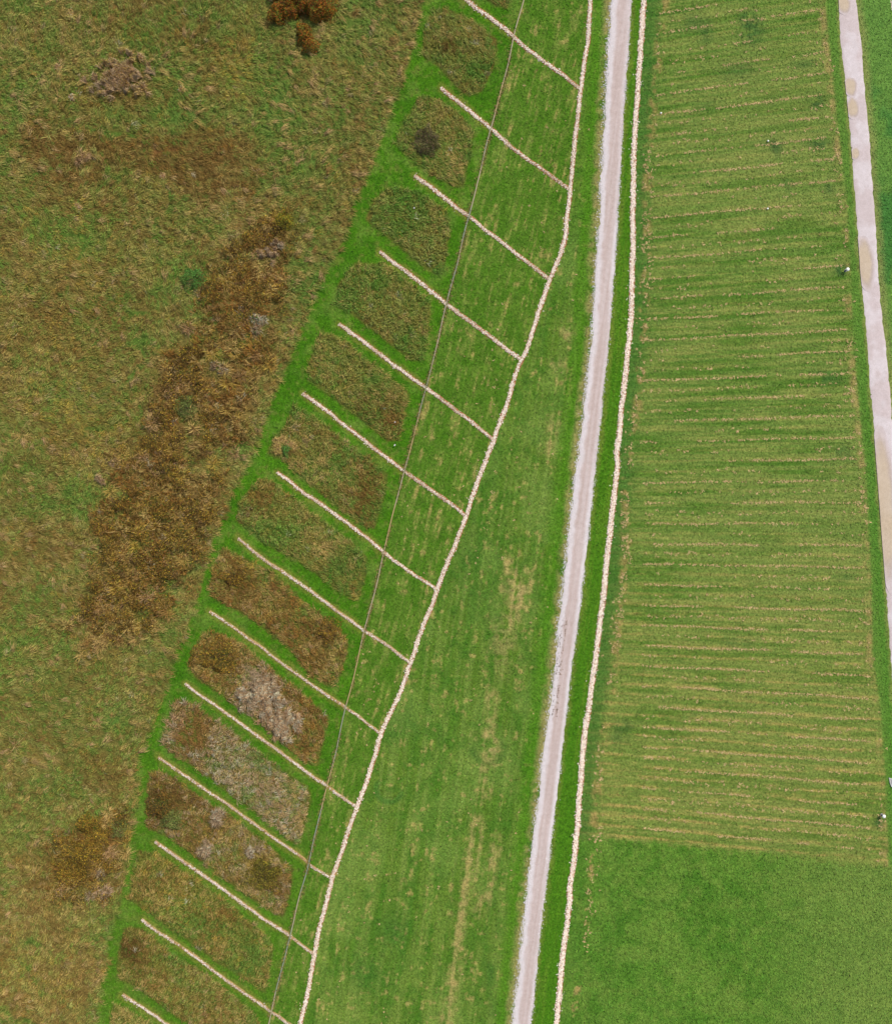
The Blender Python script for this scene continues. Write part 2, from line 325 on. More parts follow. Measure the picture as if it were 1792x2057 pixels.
def ground_tint(x, y):
    n1 = fbm(x, y, 5.0, 1); n2 = fbm(x, y, 1.3, 2); n3 = fbm(x, y, 0.5, 3, 2)
    wx, wy = wob(x, y)
    g, b, p, yl = fields(x, y)
    # meadow floor
    col = np.empty(x.shape + (3,)); col[:] = C(104, 104, 52)
    col = lerp(col, C(78, 114, 46), np.clip(sm(n1, .5, .7) * .6 + g * .9, 0, 1) * sm(n2, .25, .6))
    col = lerp(col, C(104, 82, 44), np.clip(sm(n1, .5, .3) * .4 + b * .8, 0, 1) * sm(n2, .3, .65))
    col = lerp(col, C(64, 104, 36), lanes(x, y) * .8)
    col = lerp(col, C(132, 118, 68), np.clip(p, 0, 1) * .5 * sm(n2, .3, .6))
    xe = xat(EDGE, wy); xm = xat(MAIN, wy); xt = xat(TRACK, wy); pl = pathL(wy); pr_ = pathR(wy); xr = xat(RIGHT, wy); ql = qL(wy)
    # mown ground between the border track and the edging strip
    mown = np.empty(x.shape + (3,)); mown[:] = C(66, 118, 22)
    mown = lerp(mown, C(90, 128, 46), sm(n2, .45, .75)); mown = lerp(mown, C(56, 108, 18), sm(n1, .52, .3) * .6)
    mown = lerp(mown, C(100, 118, 52), sm(n3, .56, .8) * .6); mown = lerp(mown, C(52, 100, 20), sm(fbm(x, y, .8, 10, 3), .46, .32) * .4)
    mown = lerp(mown, C(84, 118, 40), sm(y, -14, -44) * .3)
    dt = np.where(x < 12, d_line(wx, wy, TRACK), 9.0)
    tw = 0.50 + .2 * vnoise(x, y, 6.0, 8)
    for b_ in BR[1:]:
        tw = tw + 0.6 * np.exp(-((x - b_[0][0]) ** 2 + (y - b_[0][1]) ** 2) / 3.2)
    m_right = (wx > xt) & (wx < xe)
    msk = np.maximum(sm(tw - dt, -.35, .25), m_right * 1.0)
    # the bare of the mown track is lighter and patchy in the south
    col = lerp(col, mown, msk)
    ppc = np.empty(x.shape + (3,)); ppc[:] = C(88, 100, 42)
    ppc = lerp(ppc, C(70, 96, 40), sm(n2, .5, .7)); ppc = lerp(ppc, C(98, 80, 44), sm(n1, .5, .35) * .6)
    for pg in PLOTS:
        col = lerp(col, ppc, sm(near(.5 * (wx + x), .5 * (wy + y), sdf, pg, 2.0, -9), -.40, -.02) * .92)
    for br in BR:                        # dry grass hugging the stone strips
        dl = near(wx, wy, d_line, br, 1.5, 9)
        col = lerp(col, C(112, 122, 52), sm(dl, .62, .3) * .55)
    # lawn compartments east of the edging strip
    st = lawn_streak(x, y, 1.33, 6, 2.2, .24)
    l1 = np.empty(x.shape + (3,)); l1[:] = C(76, 116, 34)
    l1 = lerp(l1, C(124, 142, 68), sm(st, .42, .74) * .55); l1 = lerp(l1, C(66, 112, 26), sm(fbm(x, y, .8, 10, 3), .5, .36) * .7)
    l1 = lerp(l1, C(58, 106, 20), sm(n2, .5, .28) * .5)
    l1 = lerp(l1, C(176, 158, 100), sm(n3 * .5 + st * .5, .60, .74) * .4)
    k1 = sm(wx - xe, -.05, .15) * sm(xm - wx, -.2, .1)
    col = lerp(col, l1, k1)
    # big middle lawn
    st2 = .6 * lawn_streak(x, y, 1.44, 9, 6.0, .22) + .4 * lawn_streak(x, y, 1.44, 4, 20.0, .5); st3 = lawn_streak(x, y, 1.40, 12, 12.0, 1.3)
    l2 = np.empty(x.shape + (3,)); l2[:] = C(80, 117, 37)
    l2 = lerp(l2, C(108, 138, 62), sm(st2, .38, .66) * .55); l2 = lerp(l2, C(56, 108, 26), sm(st3, .50, .30) * .5)
    l2 = lerp(l2, C(60, 108, 30), sm(fbm(x, y, .9, 10, 3), .48, .34) * .55); l2 = lerp(l2, C(112, 144, 66), sm(fbm(x, y, 5.0, 23, 3), .48, .70) * .35)
    l2 = lerp(l2, C(112, 140, 62), sm(y, -20, -50) * sm(st3, .4, .6) * .35)
    l2 = lerp(l2, C(170, 158, 96), sm(n3 * .6 + st2 * .4, .60, .74) * .5)
    pal = np.zeros(x.shape)
    for s_ in STREAK: pal = np.maximum(pal, sm(near(x, y, d_line, s_, 2.0, 9), 1.1, .2))
    l2 = lerp(l2, C(158, 152, 92), pal * sm(st2 * .6 + n3 * .4, .34, .64) * .7)
    ring = np.abs(np.hypot((x - W(982, 1506)[0]) * .85, y - W(982, 1506)[1]) - 1.35)
    l2 = lerp(l2, C(56, 98, 36), sm(ring, .5, .05) * sm(y, W(0, 1490)[1] + .5, W(0, 1490)[1] - .5) * .45)
    ring2 = np.abs(np.hypot(x - W(782, 1585)[0], y - W(782, 1585)[1]) - 1.3)
    l2 = lerp(l2, C(52, 106, 40), sm(ring2, .45, .1) * sm(y + x * .4, W(0, 1580)[1] + W(782, 0)[0] * .4 + .6, W(0, 1580)[1] + W(782, 0)[0] * .4 - .4) * .55)
    for (fx, fy, rx, ry, a) in [(800,1460,60,30,.3),(790,1870,30,30,.5),(985,1960,12,30,.6),(1000,2030,20,20,.5),(740,1960,40,40,.4),(820,1240,30,60,.4),(940,1130,40,90,.3)]:
        l2 = lerp(l2, C(48, 100, 34), blob(x, y, fx, fy, rx, ry) * a)
    for (fx, fy, rx, ry, a) in [(1140,665,14,22,.5),(1118,735,14,14,.4),(1040,1180,26,30,.5),(1010,1290,26,60,.4),(945,1480,10,8,.7),(985,1500,16,26,.6)]:
        l2 = lerp(l2, C(160, 150, 98), blob(x, y, fx, fy, rx, ry) * a * sm(n3, .3, .6))
    nearp = pl - wx
    l2 = lerp(l2, C(66, 122, 20), sm(nearp, 2.4, 1.3) * sm(nearp, .2, .9) * .7)
    l2 = lerp(l2, C(136, 138, 84), sm(nearp, 1.0, .1) * .85 * sm(n2 + n3, .65, 1.05))
    k2 = sm(wx - xm, -.1, .2)
    col = lerp(col, l2, k2)
    # strip between path and right stone row
    l3 = np.empty(x.shape + (3,)); l3[:] = C(64, 116, 22)
    l3 = lerp(l3, C(88, 126, 36), sm(st2, .48, .7) * .6)
    l3 = lerp(l3, C(104, 124, 50), sm(wx - pr_, .55, .05) * .6)
    col = lerp(col, l3, sm(wx - pr_, -.3, 0))
    # the striped field
    row = field_row(x, y); fx_ = x / K + 896
    phase = (row + (vnoise(x, y, 3.0, 14) - .5) * 8) / 42.0
    stripe = .5 + .5 * np.cos(2 * np.pi * phase + 2.4)
    fine = fbm(row / 2.6, (x + y * .1) / 4.5, 1.0, 17, 2, .6); med = fbm(row / 7.0, (x + y * .1) / 6.0, 1.0, 11, 2, .6)
    l4 = np.empty(x.shape + (3,)); l4[:] = C(84, 121, 48)
    l4 = lerp(l4, C(124, 141, 70), np.clip(sm(fine, .38, .70) * .45 + sm(med, .42, .72) * .28 + stripe * .06, 0, 1))
    l4 = lerp(l4, C(62, 108, 28), sm(med, .46, .28) * .55)
    big = fbm(x, y, 14, 19, 3)
    l4 = lerp(l4, C(124, 141, 74), sm(big, .42, .66) * .25 * sm(fx_, 1300, 1600))
    south = sm(row, 900, 1660)
    line = np.clip(np.cos(2 * np.pi * (row + (vnoise(x, y, 2.2, 14) - .5) * 3) / 21.0), 0, 1) ** 3
    straw = line * sm(fbm(x / 1.6, row / 9, 1.0, 21, 3), .38, .62) + sm(fine * .7 + n3 * .3, .56, .72) * .35
    l4 = lerp(l4, C(166, 152, 88), np.clip(straw, 0, 1) * (.14 + .56 * south))
    l4 = lerp(l4, C(130, 138, 68), south * .16)
    l4 = lerp(l4, C(56, 106, 38), sm(wx - xr, 2.6, .8) * .7)
    for (fx, fy, rx, ry, a) in [(1510,60,22,30,.7),(1500,40,14,14,.6),(1640,205,14,14,.8),(1550,290,18,10,.7),(1645,290,20,10,.8),(1420,215,20,12,.3),(1390,45,26,16,.5),(1420,65,14,24,.5),(1560,300,10,18,.6),(1612,130,22,10,.5),(1480,140,40,20,.4),(1665,375,10,14,.6),(1580,370,10,14,.4),(1700,1160,20,10,.4),(1480,1290,30,12,.4),(1660,760,30,20,.5),(1690,910,24,14,.5),(1690,540,16,10,.6),(1690,545,9,8,.9),(1764,1650,10,12,.9),(1240,1480,16,20,.4),(1255,1460,20,14,.5)]:
        l4 = lerp(l4, C(44, 86, 42), blob(x, y, fx, fy, rx, ry) * a * sm(n3, .2, .5))
    mr = np.interp(1028.5 - y / K, [0,80,239,376,512,650,748,919,1022,1159,1330,1411,1548,1701], [1648,1655,1672,1689,1699,1703,1709,1726,1733,1740,1744,1757,1767,1774])
    dm = fx_ - mr
    l4 = lerp(l4, C(150, 138, 86), sm(np.abs(dm - 3), 13, 2) * sm(n2 * .6 + n3 * .4, .42, .66) * .6)
    l4 = lerp(l4, C(84, 126, 48), sm(dm, 5, 13))
    l4 = lerp(l4, C(72, 122, 40), sm(ql - wx, 1.3, .5) * sm(row, 500, 900) * .7)
    l4 = lerp(l4, C(120, 134, 70), sm(ql - wx, .35, .0) * .6)
    ml = np.interp(1028.5 - y / K, [0,300,515,783,954,1100,1227,1295,1411,1530,1600,1730,1804,2057], [1335,1302,1298,1286,1258,1258,1245,1234,1226,1204,1200,1185,1186,1150])
    dml = fx_ - ml
    l4 = lerp(l4, C(158, 138, 86), sm(np.abs(dml), 16, 3) * sm(n2 * .4 + n3 * .6, .48, .66) * np.where(row < 1690, .5, .25))
    k4 = sm(wx - xr, 0, .25)
    # lush unmown lawn in the south east
    lim = np.interp(x, FIELD_B[:, 0], FIELD_B[:, 1])
    l5 = np.empty(x.shape + (3,)); l5[:] = C(80, 125, 42)
    l5 = lerp(l5, C(104, 136, 56), sm(fbm(x, y, .7, 6, 3), .5, .68) * .4); l5 = lerp(l5, C(60, 106, 32), sm(fbm(x, y, .8, 10, 3), .46, .32) * .4)
    l5 = lerp(l5, C(96, 132, 52), sm(n2 * .5 + n1 * .5, .42, .7) * .6); l5 = lerp(l5, C(58, 108, 28), sm(n2, .48, .28) * .45)
    l5 = lerp(l5, C(108, 136, 64), sm(fx_, 1450, 1750) * .5)
    l5 = lerp(l5, C(172, 148, 98), sm(np.abs(dml), 10, 2) * sm(n2 * .5 + n3 * .5, .54, .62) * .6)
    l4 = lerp(l4, l5, sm(lim - wy + (n3 - .5) * .9, -.25, .3))
    col = lerp(col, l4, k4)
    # beyond the pale track on the right
    l6 = np.empty(x.shape + (3,)); l6[:] = C(88, 132, 56)
    l6 = lerp(l6, C(62, 116, 50), sm(n1, .45, .62)); l6 = lerp(l6, C(126, 138, 78), sm(wx - qR(wy), .9, .0) * .7)
    col = lerp(col, l6, sm(wx - qR(wy), -.2, .1))
    swath = np.clip(msk * (1 - k1), 0, 1)[..., None]
    col = col * (np.array([1.50, 1.28, 1.30]) + swath * np.array([-.08, -.06, -.16]))
    return np.clip(col, .002, .9)

def make_ground():
    def axis(a, st):
        inner = np.arange(-a, a + st * .5, st)
        out = [a]; s = st
        while out[-1] < 2500: s *= 1.5; out.append(out[-1] + s)
        o = np.array(out[1:]); return np.concatenate([-o[::-1], inner, o])
    xs = axis(50.0, 0.11); ys = axis(57.0, 0.11)
    X, Y = np.meshgrid(xs, ys); shp = X.shape; X = X.ravel(); Y = Y.ravel()
    Z = height(X, Y) * np.clip((400 - np.hypot(X, Y)) / 300, 0, 1) + (vnoise(X, Y, .35, 7) - .5) * .03
    # keep the sheets that lie on the ground clear of the small bumps
    col = ground_tint(X, Y)
    V = np.stack([X, Y, Z], 1)
    ny, nx = shp; i = (np.arange(ny - 1)[:, None] * nx + np.arange(nx - 1)[None]).ravel()
    T = np.stack([i, i + 1, i + nx + 1, i + nx], 1)
    tag(build('ground', V, T, col, M_GROUND, None, True), kind='structure')
make_ground()

# ------------------------------------------------------------------ ribbons that lie on the ground
def ribbon(name, left, right, col_fn, mat, lift=0.03, cross=9, edge_drop=0.06, parent=None, loc=(0, 0, 0)):
    n = len(left); t = np.linspace(0, 1, cross)
    X = left[:, None, 0] * (1 - t) + right[:, None, 0] * t; Y = left[:, None, 1] * (1 - t) + right[:, None, 1] * t
    Z = height(X, Y) + lift - edge_drop * (np.abs(2 * t - 1) ** 6)[None]
    col = col_fn(X, Y, np.broadcast_to(t, X.shape))
    i = (np.arange(n - 1)[:, None] * cross + np.arange(cross - 1)[None]).ravel()
    T = np.stack([i, i + cross, i + cross + 1, i + 1], 1)
    return build(name, np.stack([X, Y, Z], 2).reshape(-1, 3), T, col.reshape(-1, 3), mat, parent, True, loc)
def path_col(X, Y, t):
    n = fbm(X, Y, .9, 3, 3); s = lawn_streak(X, Y, 1.44, 5, 7.0, .16)
    c = np.empty(X.shape + (3,)); c[:] = C(210, 191, 184)
    c = lerp(c, C(224, 210, 206), sm(s, .45, .65) * .45)
    em = np.maximum(sm(t, .38 + .3 * (n - .5), .22), sm(t, .70, .86) * (.4 + .6 * sm(fbm(X, Y, 9, 6, 2), .4, .6)))
    c = lerp(c, C(234, 226, 226), em * .9); c = lerp(c, C(196, 176, 166), sm(s, .45, .3) * .3 * (1 - em))
    lo = sm(vnoise(X, Y, .22, 4), .5, .8) * np.maximum(sm(t, .13, 0), sm(t, .9, 1))
    return lerp(c, C(136, 130, 92), lo * .9)
yy = np.arange(-150, 150.1, .22)
def jag(y, seed, a): return (fbm(y * 0 + seed, y, 1.2, seed, 4) - .5) * a
lft = np.stack([pathL(yy) + jag(yy, 3, .55), yy], 1); rgt = np.stack([pathR(yy) + jag(yy, 5, .3), yy], 1)
tag(ribbon('path', lft, rgt, path_col, M_GRAVEL, .035, 19), kind='structure')
def q_col(X, Y, t):
    n = fbm(X, Y, 1.5, 3, 3)
    c = np.empty(X.shape + (3,)); c[:] = C(220, 205, 203); c = lerp(c, C(230, 219, 219), sm(n, .45, .65))
    return lerp(c, C(192, 160, 138), np.maximum(sm(t, .07, 0), sm(t, .93, 1)) * .8)
lft = np.stack([qL(yy) + jag(yy, 7, .12), yy], 1); rgt = np.stack([qR(yy) + jag(yy, 9, .12), yy], 1)
tag(ribbon('pale_track', lft, rgt, q_col, M_GRAVEL, .035, 15), kind='structure')
rl = (1028.5 - yy / K)
rx = (1787.5 + 0.078 * (1028.5 - yy / K) - 896) * K
tag(ribbon('road', np.stack([rx, yy], 1), np.stack([rx + 5.0, yy], 1), lambda X, Y, t: lerp(np.broadcast_to(C(222, 210, 190), X.shape + (3,)), C(206, 192, 172), fbm(X, Y, 2, 4, 3)), M_GRAVEL, .05, 9), kind='structure')

# silt patches left by puddles on the pale track
def silt(cx, cy, rx, ry, rot, label, seed):
    x0, y0 = W(cx, cy); z0 = float(height(x0, y0))
    a = np.linspace(0, 2 * np.pi, 64, endpoint=False); rr = np.linspace(0, 1, 15)[1:]; nr = len(rr)
    q = 1 + .22 * (vnoise(np.cos(a) * 2 + seed, np.sin(a) * 2, 1.0, seed) - .5)
    c, sn = math.cos(math.radians(rot)), math.sin(math.radians(rot))
    V = [(0, 0, 0)]
    for r in rr:
        u = np.cos(a) * rx * K * r * q; v = np.sin(a) * ry * K * r * q
        V += list(zip(u * c - v * sn, u * sn + v * c, np.zeros(64)))
    V = np.array(V)
    gx, gy = V[:, 0] + x0, V[:, 1] + y0
    V[:, 0] = np.clip(gx, qL(gy) + .06, qR(gy) - .05) - x0; gx = V[:, 0] + x0
    rad = np.concatenate([[0], np.repeat(rr, 64)]); ang = np.concatenate([[0], np.tile(a, nr)])
    V[:, 2] = height(gx, gy) - z0 + .045 + .015 * (1 - rad ** 2)
    T = [(0, 1 + i, 1 + (i + 1) % 64) for i in range(64)]
    for k in range(nr - 1):
        for i in range(64):
            p = 1 + k * 64 + i; p2 = 1 + k * 64 + (i + 1) % 64
            T += [(p, p + 64, p2 + 64), (p, p2 + 64, p2)]
    n = fbm(gx, gy, .7, seed, 3); n2 = fbm(gx, gy, 2.0, seed + 2, 2); e = rad + (n - .5) * .25
    cl = lerp(np.broadcast_to(C(210, 189, 160), (len(V), 3)), C(218, 201, 180), n2)
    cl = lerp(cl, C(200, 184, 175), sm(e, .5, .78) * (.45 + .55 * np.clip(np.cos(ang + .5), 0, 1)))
    cl = lerp(cl, C(222, 208, 206), sm(e, .70, .98))
    o = build('silt_patch', V, np.array(T), cl, M_GRAVEL, None, True)
    o.location = (x0, y0, z0)
    tag(o, label, 'silt patch', 'tan silt patches on the pale track')
silt(1707, 176, 14, 21, 4, 'small tan silt patch on the pale track, upper half of the touching pair', 2)
silt(1711, 218, 14, 24, 4, 'tan silt patch on the pale track, lower half of the touching pair', 3)
silt(1717, 309, 10, 13, 0, 'smallest round tan silt patch at the left side of the pale track', 4)
silt(1737, 527, 20, 58, 5, 'long oval tan silt patch on the pale track beside the bollard lamp', 5)
silt(1775, 1020, 24, 170, 4.5, 'very long tan silt strip on the pale track at the right edge of the photo', 6)
silt(1694, 8, 16, 24, 4, 'tan silt patch where the pale track leaves the top of the photo', 7)

# ------------------------------------------------------------------ stone strips
def stone_strip(line, width, dens, label, group, soil, white=1.0, gaps=(), name='stone_strip', ragged=.12, size=(.025, .075), cat='stone strip', wear=.45):
    pl = smooth(line, .3, 4); s = np.concatenate([[0], np.cumsum(np.hypot(*(pl[1:] - pl[:-1]).T))]); tot = s[-1]
    d = np.gradient(pl, axis=0); d /= np.hypot(d[:, 0], d[:, 1])[:, None]; nrm = np.stack([-d[:, 1], d[:, 0]], 1)
    sd = rng.integers(0, 20)
    wl = width * .5 * (1 + .5 * (fbm(s, s * 0, 1.1, sd, 3) - .5)); wr = width * .5 * (1 + .5 * (fbm(s, s * 0 + 9, 1.1, sd + 1, 3) - .5))
    off = (fbm(s, s * 0 + 3, 2.0, sd + 2, 3) - .5) * ragged * 2
    loc = (pl[0][0], pl[0][1], float(height(*pl[0])))
    root = thing(name, loc, label, cat, group)
    L = pl + nrm * (off + wl + .09)[:, None]; R = pl + nrm * (off - wr - .06)[:, None]
    sc = soil
    ribbon('soil_bed', L, R, lambda X, Y, t: lerp(np.broadcast_to(sc, X.shape + (3,)), C(112, 120, 50), sm(vnoise(X, Y, .3, 3), .55, .8) * .55), M_SOIL, .03, 5, .045, root, loc)
    n = int(tot * width * dens * 1.7)
    q = rng.uniform(0, tot, n); v = np.clip(rng.normal(-.05, .42, n), -1.15, 1.1)
    frac = q / tot
    keep = rng.random(n) < np.clip((.35 if wear > .3 else .6) + 1.1 * fbm(q, v, .8, sd + 4, 2), 0, 1)
    for (a, b, f) in gaps: keep &= ~((frac > a) & (frac < b) & (rng.random(n) > f))
    q, v = q[keep], v[keep]; n = len(q)
    stray = rng.random(n) < .05; v = np.where(stray, v * 1.9, v)
    px = np.interp(q, s, pl[:, 0]); py = np.interp(q, s, pl[:, 1]); nx = np.interp(q, s, nrm[:, 0]); ny = np.interp(q, s, nrm[:, 1])
    o = np.interp(q, s, off) + v * np.where(v > 0, np.interp(q, s, wl), np.interp(q, s, wr))
    x = px + nx * o; y = py + ny * o; worn = sm(fbm(q, q * 0 + 5, 2.2, sd + 7, 3), .52, .36)
    c = np.empty((n, 3)); c[:] = C(250, 238, 220) * white * 1.05
    r = rng.random(n)
    c[r < .36] = C(232, 206, 180) * white; c[r < .18] = C(206, 166, 136) * white; c[r < .06] = C(150, 118, 92); c = lerp(c, C(190, 160, 124), worn * wear)
    acc = Acc(); sz = rng.uniform(size[0], size[1], n)
    stones(acc, x, y, height(x, y) + .035 + sz * .3 * (1.2 - np.abs(v)), sz, jit(c, .06, .02))
    st = acc.out('rubble', M_STONE, root, loc); st['kind'] = 'stuff'
    return root
RED = C(176, 122, 84); TAN = C(186, 154, 102)
G = 'pale stone strips branching off the long curved strip'
LB = ['pale stone strip running in from the top edge, highest branch of the long curved strip',
 'second highest branch of pale stones, reaching down beside the dark brown bush',
 'third branch of pale stones from the top, ending above the plot with the white scrap',
 'fourth branch of pale stones from the top, joining just below the bend of the curve',
 'fifth branch of pale stones from the top, between the two evenly olive grass plots',
 'sixth branch of pale stones from the top, above the plot with three tan tufts',
 'seventh branch of pale stones from the top, below the plot with three tan tufts',
 'eighth branch of pale stones from the top, running down to the brown grass plot',
 'dull tan branch half overgrown with grass, sparsest of the stone strips',
 'narrow pale stone branch just below the plot with the silvery pink dead grass',
 'narrow tan stone branch above the green dome shrub, broken where it meets the edging',
 'bright stone branch just below the plot with the green dome shrub',
 'last full stone branch before the bottom edge, interrupted by grass near its upper end',
 'short piece of stone branch cut off by the bottom left edge of the photo']
SPEC = [(.44,260,RED,[(.55,1,.7)]),(.40,240,RED,[(.55,1,.6),(0,.12,.6)]),(.41,260,RED,[(.6,1,.8)]),(.40,270,RED,[(.6,1,.8)]),(.38,270,RED,[(.6,1,.75)]),(.36,260,RED,[(.6,1,.8)]),(.34,250,C(180,130,88),[]),(.31,230,TAN,[(.1,.3,.7),(0,.6,.8)]),(.28,130,TAN,[(.7,.78,.3),(0,.3,.6)]),(.28,210,TAN,[(.83,.86,.15)]),(.27,150,TAN,[(.80,.88,.05)]),(.31,230,TAN,[(.84,.9,.2)]),(.29,210,TAN,[(.2,.27,.1)]),(.31,220,TAN,[])]
for i, (br, lb, (w, dn, so, gp)) in enumerate(zip(BR, LB, SPEC)):
    stone_strip(br, w * .88, dn, lb, G, so, 1.0 if i < 7 else .9, gp)
stone_strip(MAIN, .40, 330, 'long curved strip of pale stones that all the slanting stone branches run into', None, RED, 1.06, [(.35, .37, .5)], wear=.15)
stone_strip(RIGHT, .50, 380, 'straight bright strip of cream stones on the right of the gravel path', None, RED, 1.12, [], wear=.0)

# loose white gravel along both edges of the path
acc = Acc()
n = 15000; y = rng.uniform(-58, 58, n); side = rng.random(n) < .68
x = np.where(side, pathL(y) + rng.normal(0.16, .15, n) - np.abs(rng.normal(0, .08, n)), pathR(y) + rng.normal(-.14, .11, n))
kp = rng.random(n) < np.clip(2.2 * (fbm(x, y, 1.3, 4, 3) - .22), 0, 1); x, y = x[kp], y[kp]
sz = rng.uniform(.025, .06, len(x)); c = np.empty((len(x), 3)); c[:] = C(238, 234, 234)
stones(acc, x, y, height(x, y) + .02, sz, jit(c, .1, .015))
tag(acc.out('loose_gravel', M_STONE), 'loose white gravel scattered along both edges of the straight gravel path', 'gravel', kind='stuff')
# dark crumbs of earth dropped on the path
acc = Acc()
n = 150; t = rng.uniform(1230, 1440, n); fx = np.interp(t, [1230, 1290, 1377, 1440], [1138, 1127, 1118, 1113]) + np.where(rng.random(n) < .5, -3, 4) + rng.normal(0, 1.6, n)
x = (fx - 896) * K; y = (1028.5 - t) * K
stones(acc, x, y, height(x, y) + .045, rng.uniform(.03, .06, n), jit(np.broadcast_to(C(120, 98, 72), (n, 3)).copy(), .15))
tag(acc.out('earth_crumbs', M_SOIL), 'small dark crumbs of earth scattered along the middle of the gravel path', 'earth crumbs', kind='stuff')

# ------------------------------------------------------------------ edging strip
def edging():
    pl = smooth(EDGE, .4, 3); n = len(pl)
    d = np.gradient(pl, axis=0); d /= np.hypot(d[:, 0], d[:, 1])[:, None]; nr = np.stack([-d[:, 1], d[:, 0]], 1)
    s = np.arange(n) * .4; o = (vnoise(s, s * 0, 3.0, 3) - .5) * .12
    hw = .055; prof = [(-hw, -.1), (-hw, .09), (-hw * .7, .12), (hw * .7, .12), (hw, .09), (hw, -.1)]
    z = height(pl[:, 0], pl[:, 1]) + .02 * (vnoise(s, s * 0 + 4, 2.0, 6) - .5); V = []
    for a, h in prof:
        V.append(np.column_stack([pl + nr * (o + a)[:, None], z + h]))
    V = np.stack(V, 1); k = len(prof)
    i = (np.arange(n - 1)[:, None] * k + np.arange(k - 1)[None]).ravel()
    T = np.stack([i, i + 1, i + k + 1, i + k], 1)
    c = lerp(np.broadcast_to(C(186, 174, 138), (n, 3)), C(150, 162, 138), sm(vnoise(s, s * 0, 5.0, 8), .4, .6))
    c = lerp(c, C(190, 168, 112), sm(vnoise(s, s * 0 + 2, 4.0, 9), .55, .75))
    ob = build('edging_strip', V.reshape(-1, 3), T, np.repeat(c, k, 0), M_SILT)
    tag(ob, 'thin grey edging strip running diagonally between the tall grass plots and the lawn', 'edging')
    # unmown dry blades against it
    acc = Acc(); m = 5200; q = rng.uniform(0, s[-1], m)
    side = np.where(rng.random(m) < .7, 1, -1); ox = np.interp(q, s, o) - side * (hw + np.abs(rng.normal(.02, .07, m)))
    px = np.interp(q, s, pl[:, 0]) + np.interp(q, s, nr[:, 0]) * ox * np.sign(-1); py = np.interp(q, s, pl[:, 1]) + np.interp(q, s, nr[:, 1]) * ox * np.sign(-1)
    dens = fbm(q, q * 0 + side, 3.0, 11, 3); kp = dens > .47; m = kp.sum(); px, py = px[kp], py[kp]
    c = np.where(rng.random((m, 1)) < .6, C(168, 146, 92), C(96, 112, 52)); th = math.radians(256) + rng.normal(0, .8, m)
    acc.blades(px, py, height(px, py), th, rng.uniform(.15, .4, m), rng.uniform(.02, .04, m), rng.uniform(.08, .2, m), jit(c))
    tag(acc.out('fringe_grass', M_BLADE), 'dry unmown grass fringe along the thin edging strip', 'grass', kind='stuff')
edging()

# ------------------------------------------------------------------ tall grass
PAL = np.array([C(184,156,92), C(138,132,58), C(134,100,50), C(92,132,48), C(180,146,106), C(182,152,62), C(100,76,36), C(74,136,36), C(144,152,76), C(172,148,116), C(194,188,160), C(156,104,44)])
# 11 rust
# 0 tan 1 olive 2 brown 3 green 4 pinkish 5 yellow 6 dark brown 7 bright green 8 pale green 9 mauve grey 10 silver
def tussocks(acc, x, y, wts, per, L, wdt, hgt, flow, spread=.75, mix=.6, gain=1.3):
    """x,y tussock feet; wts (n, palette) weights"""
    n = len(x)
    if n == 0: return
    cw = np.cumsum(wts / wts.sum(1, keepdims=True), 1)
    def pick(m_idx):
        r = rng.random((len(m_idx), 1)); return PAL[np.minimum((cw[m_idx] < r).sum(1), len(PAL) - 1)]
    mean = (wts / wts.sum(1, keepdims=True)) @ PAL
    base = (mean * mix + pick(np.arange(n)) * (1 - mix)) * gain * (1 + rng.normal(0, .10, (n, 1)))
    th0 = flow + rng.normal(0, .35, n); fan = np.where(rng.random(n) < .12, 3.14, spread)
    idx = np.repeat(np.arange(n), per); m = len(idx)
    th = th0[idx] + rng.uniform(-1, 1, m) * fan[idx] * .8
    own = rng.random(m) < .15
    col = base[idx].copy(); col[own] = (pick(idx[own]) * (1 - mix) + mean[idx[own]] * mix) * gain
    sc = rng.uniform(.7, 1.3, n)[idx]
    acc.blades(x[idx] + rng.normal(0, .12, m), y[idx] + rng.normal(0, .12, m), height(x[idx], y[idx]) - .02, th,
               L * sc * rng.uniform(.5, 1.25, m), wdt * rng.uniform(.6, 1.4, m), hgt * sc * rng.uniform(.4, 1.2, m), jit(col, .12, .04))
def flow_at(x, y):
    return math.radians(30) + (vnoise(x, y, 7.0, 10) - .5) * 3.0 + (vnoise(x, y, 2.5, 13) - .5) * 1.6
def scatter(x0, x1, y0, y1, sp):
    gx, gy = np.meshgrid(np.arange(x0, x1, sp), np.arange(y0, y1, sp)); n = gx.size
    return gx.ravel() + rng.uniform(-.6, .6, n) * sp, gy.ravel() + rng.uniform(-.6, .6, n) * sp
def thick_gap(x, y):
    return sm(fbm(x, y, 2.6, 23, 3), .29, .38)
def thicket_s(x, y):
    d = np.full(x.shape, -9.0)
    for t in THICKET: d = np.maximum(d, near(x, y, sdf, t, 3, -9))
    return d

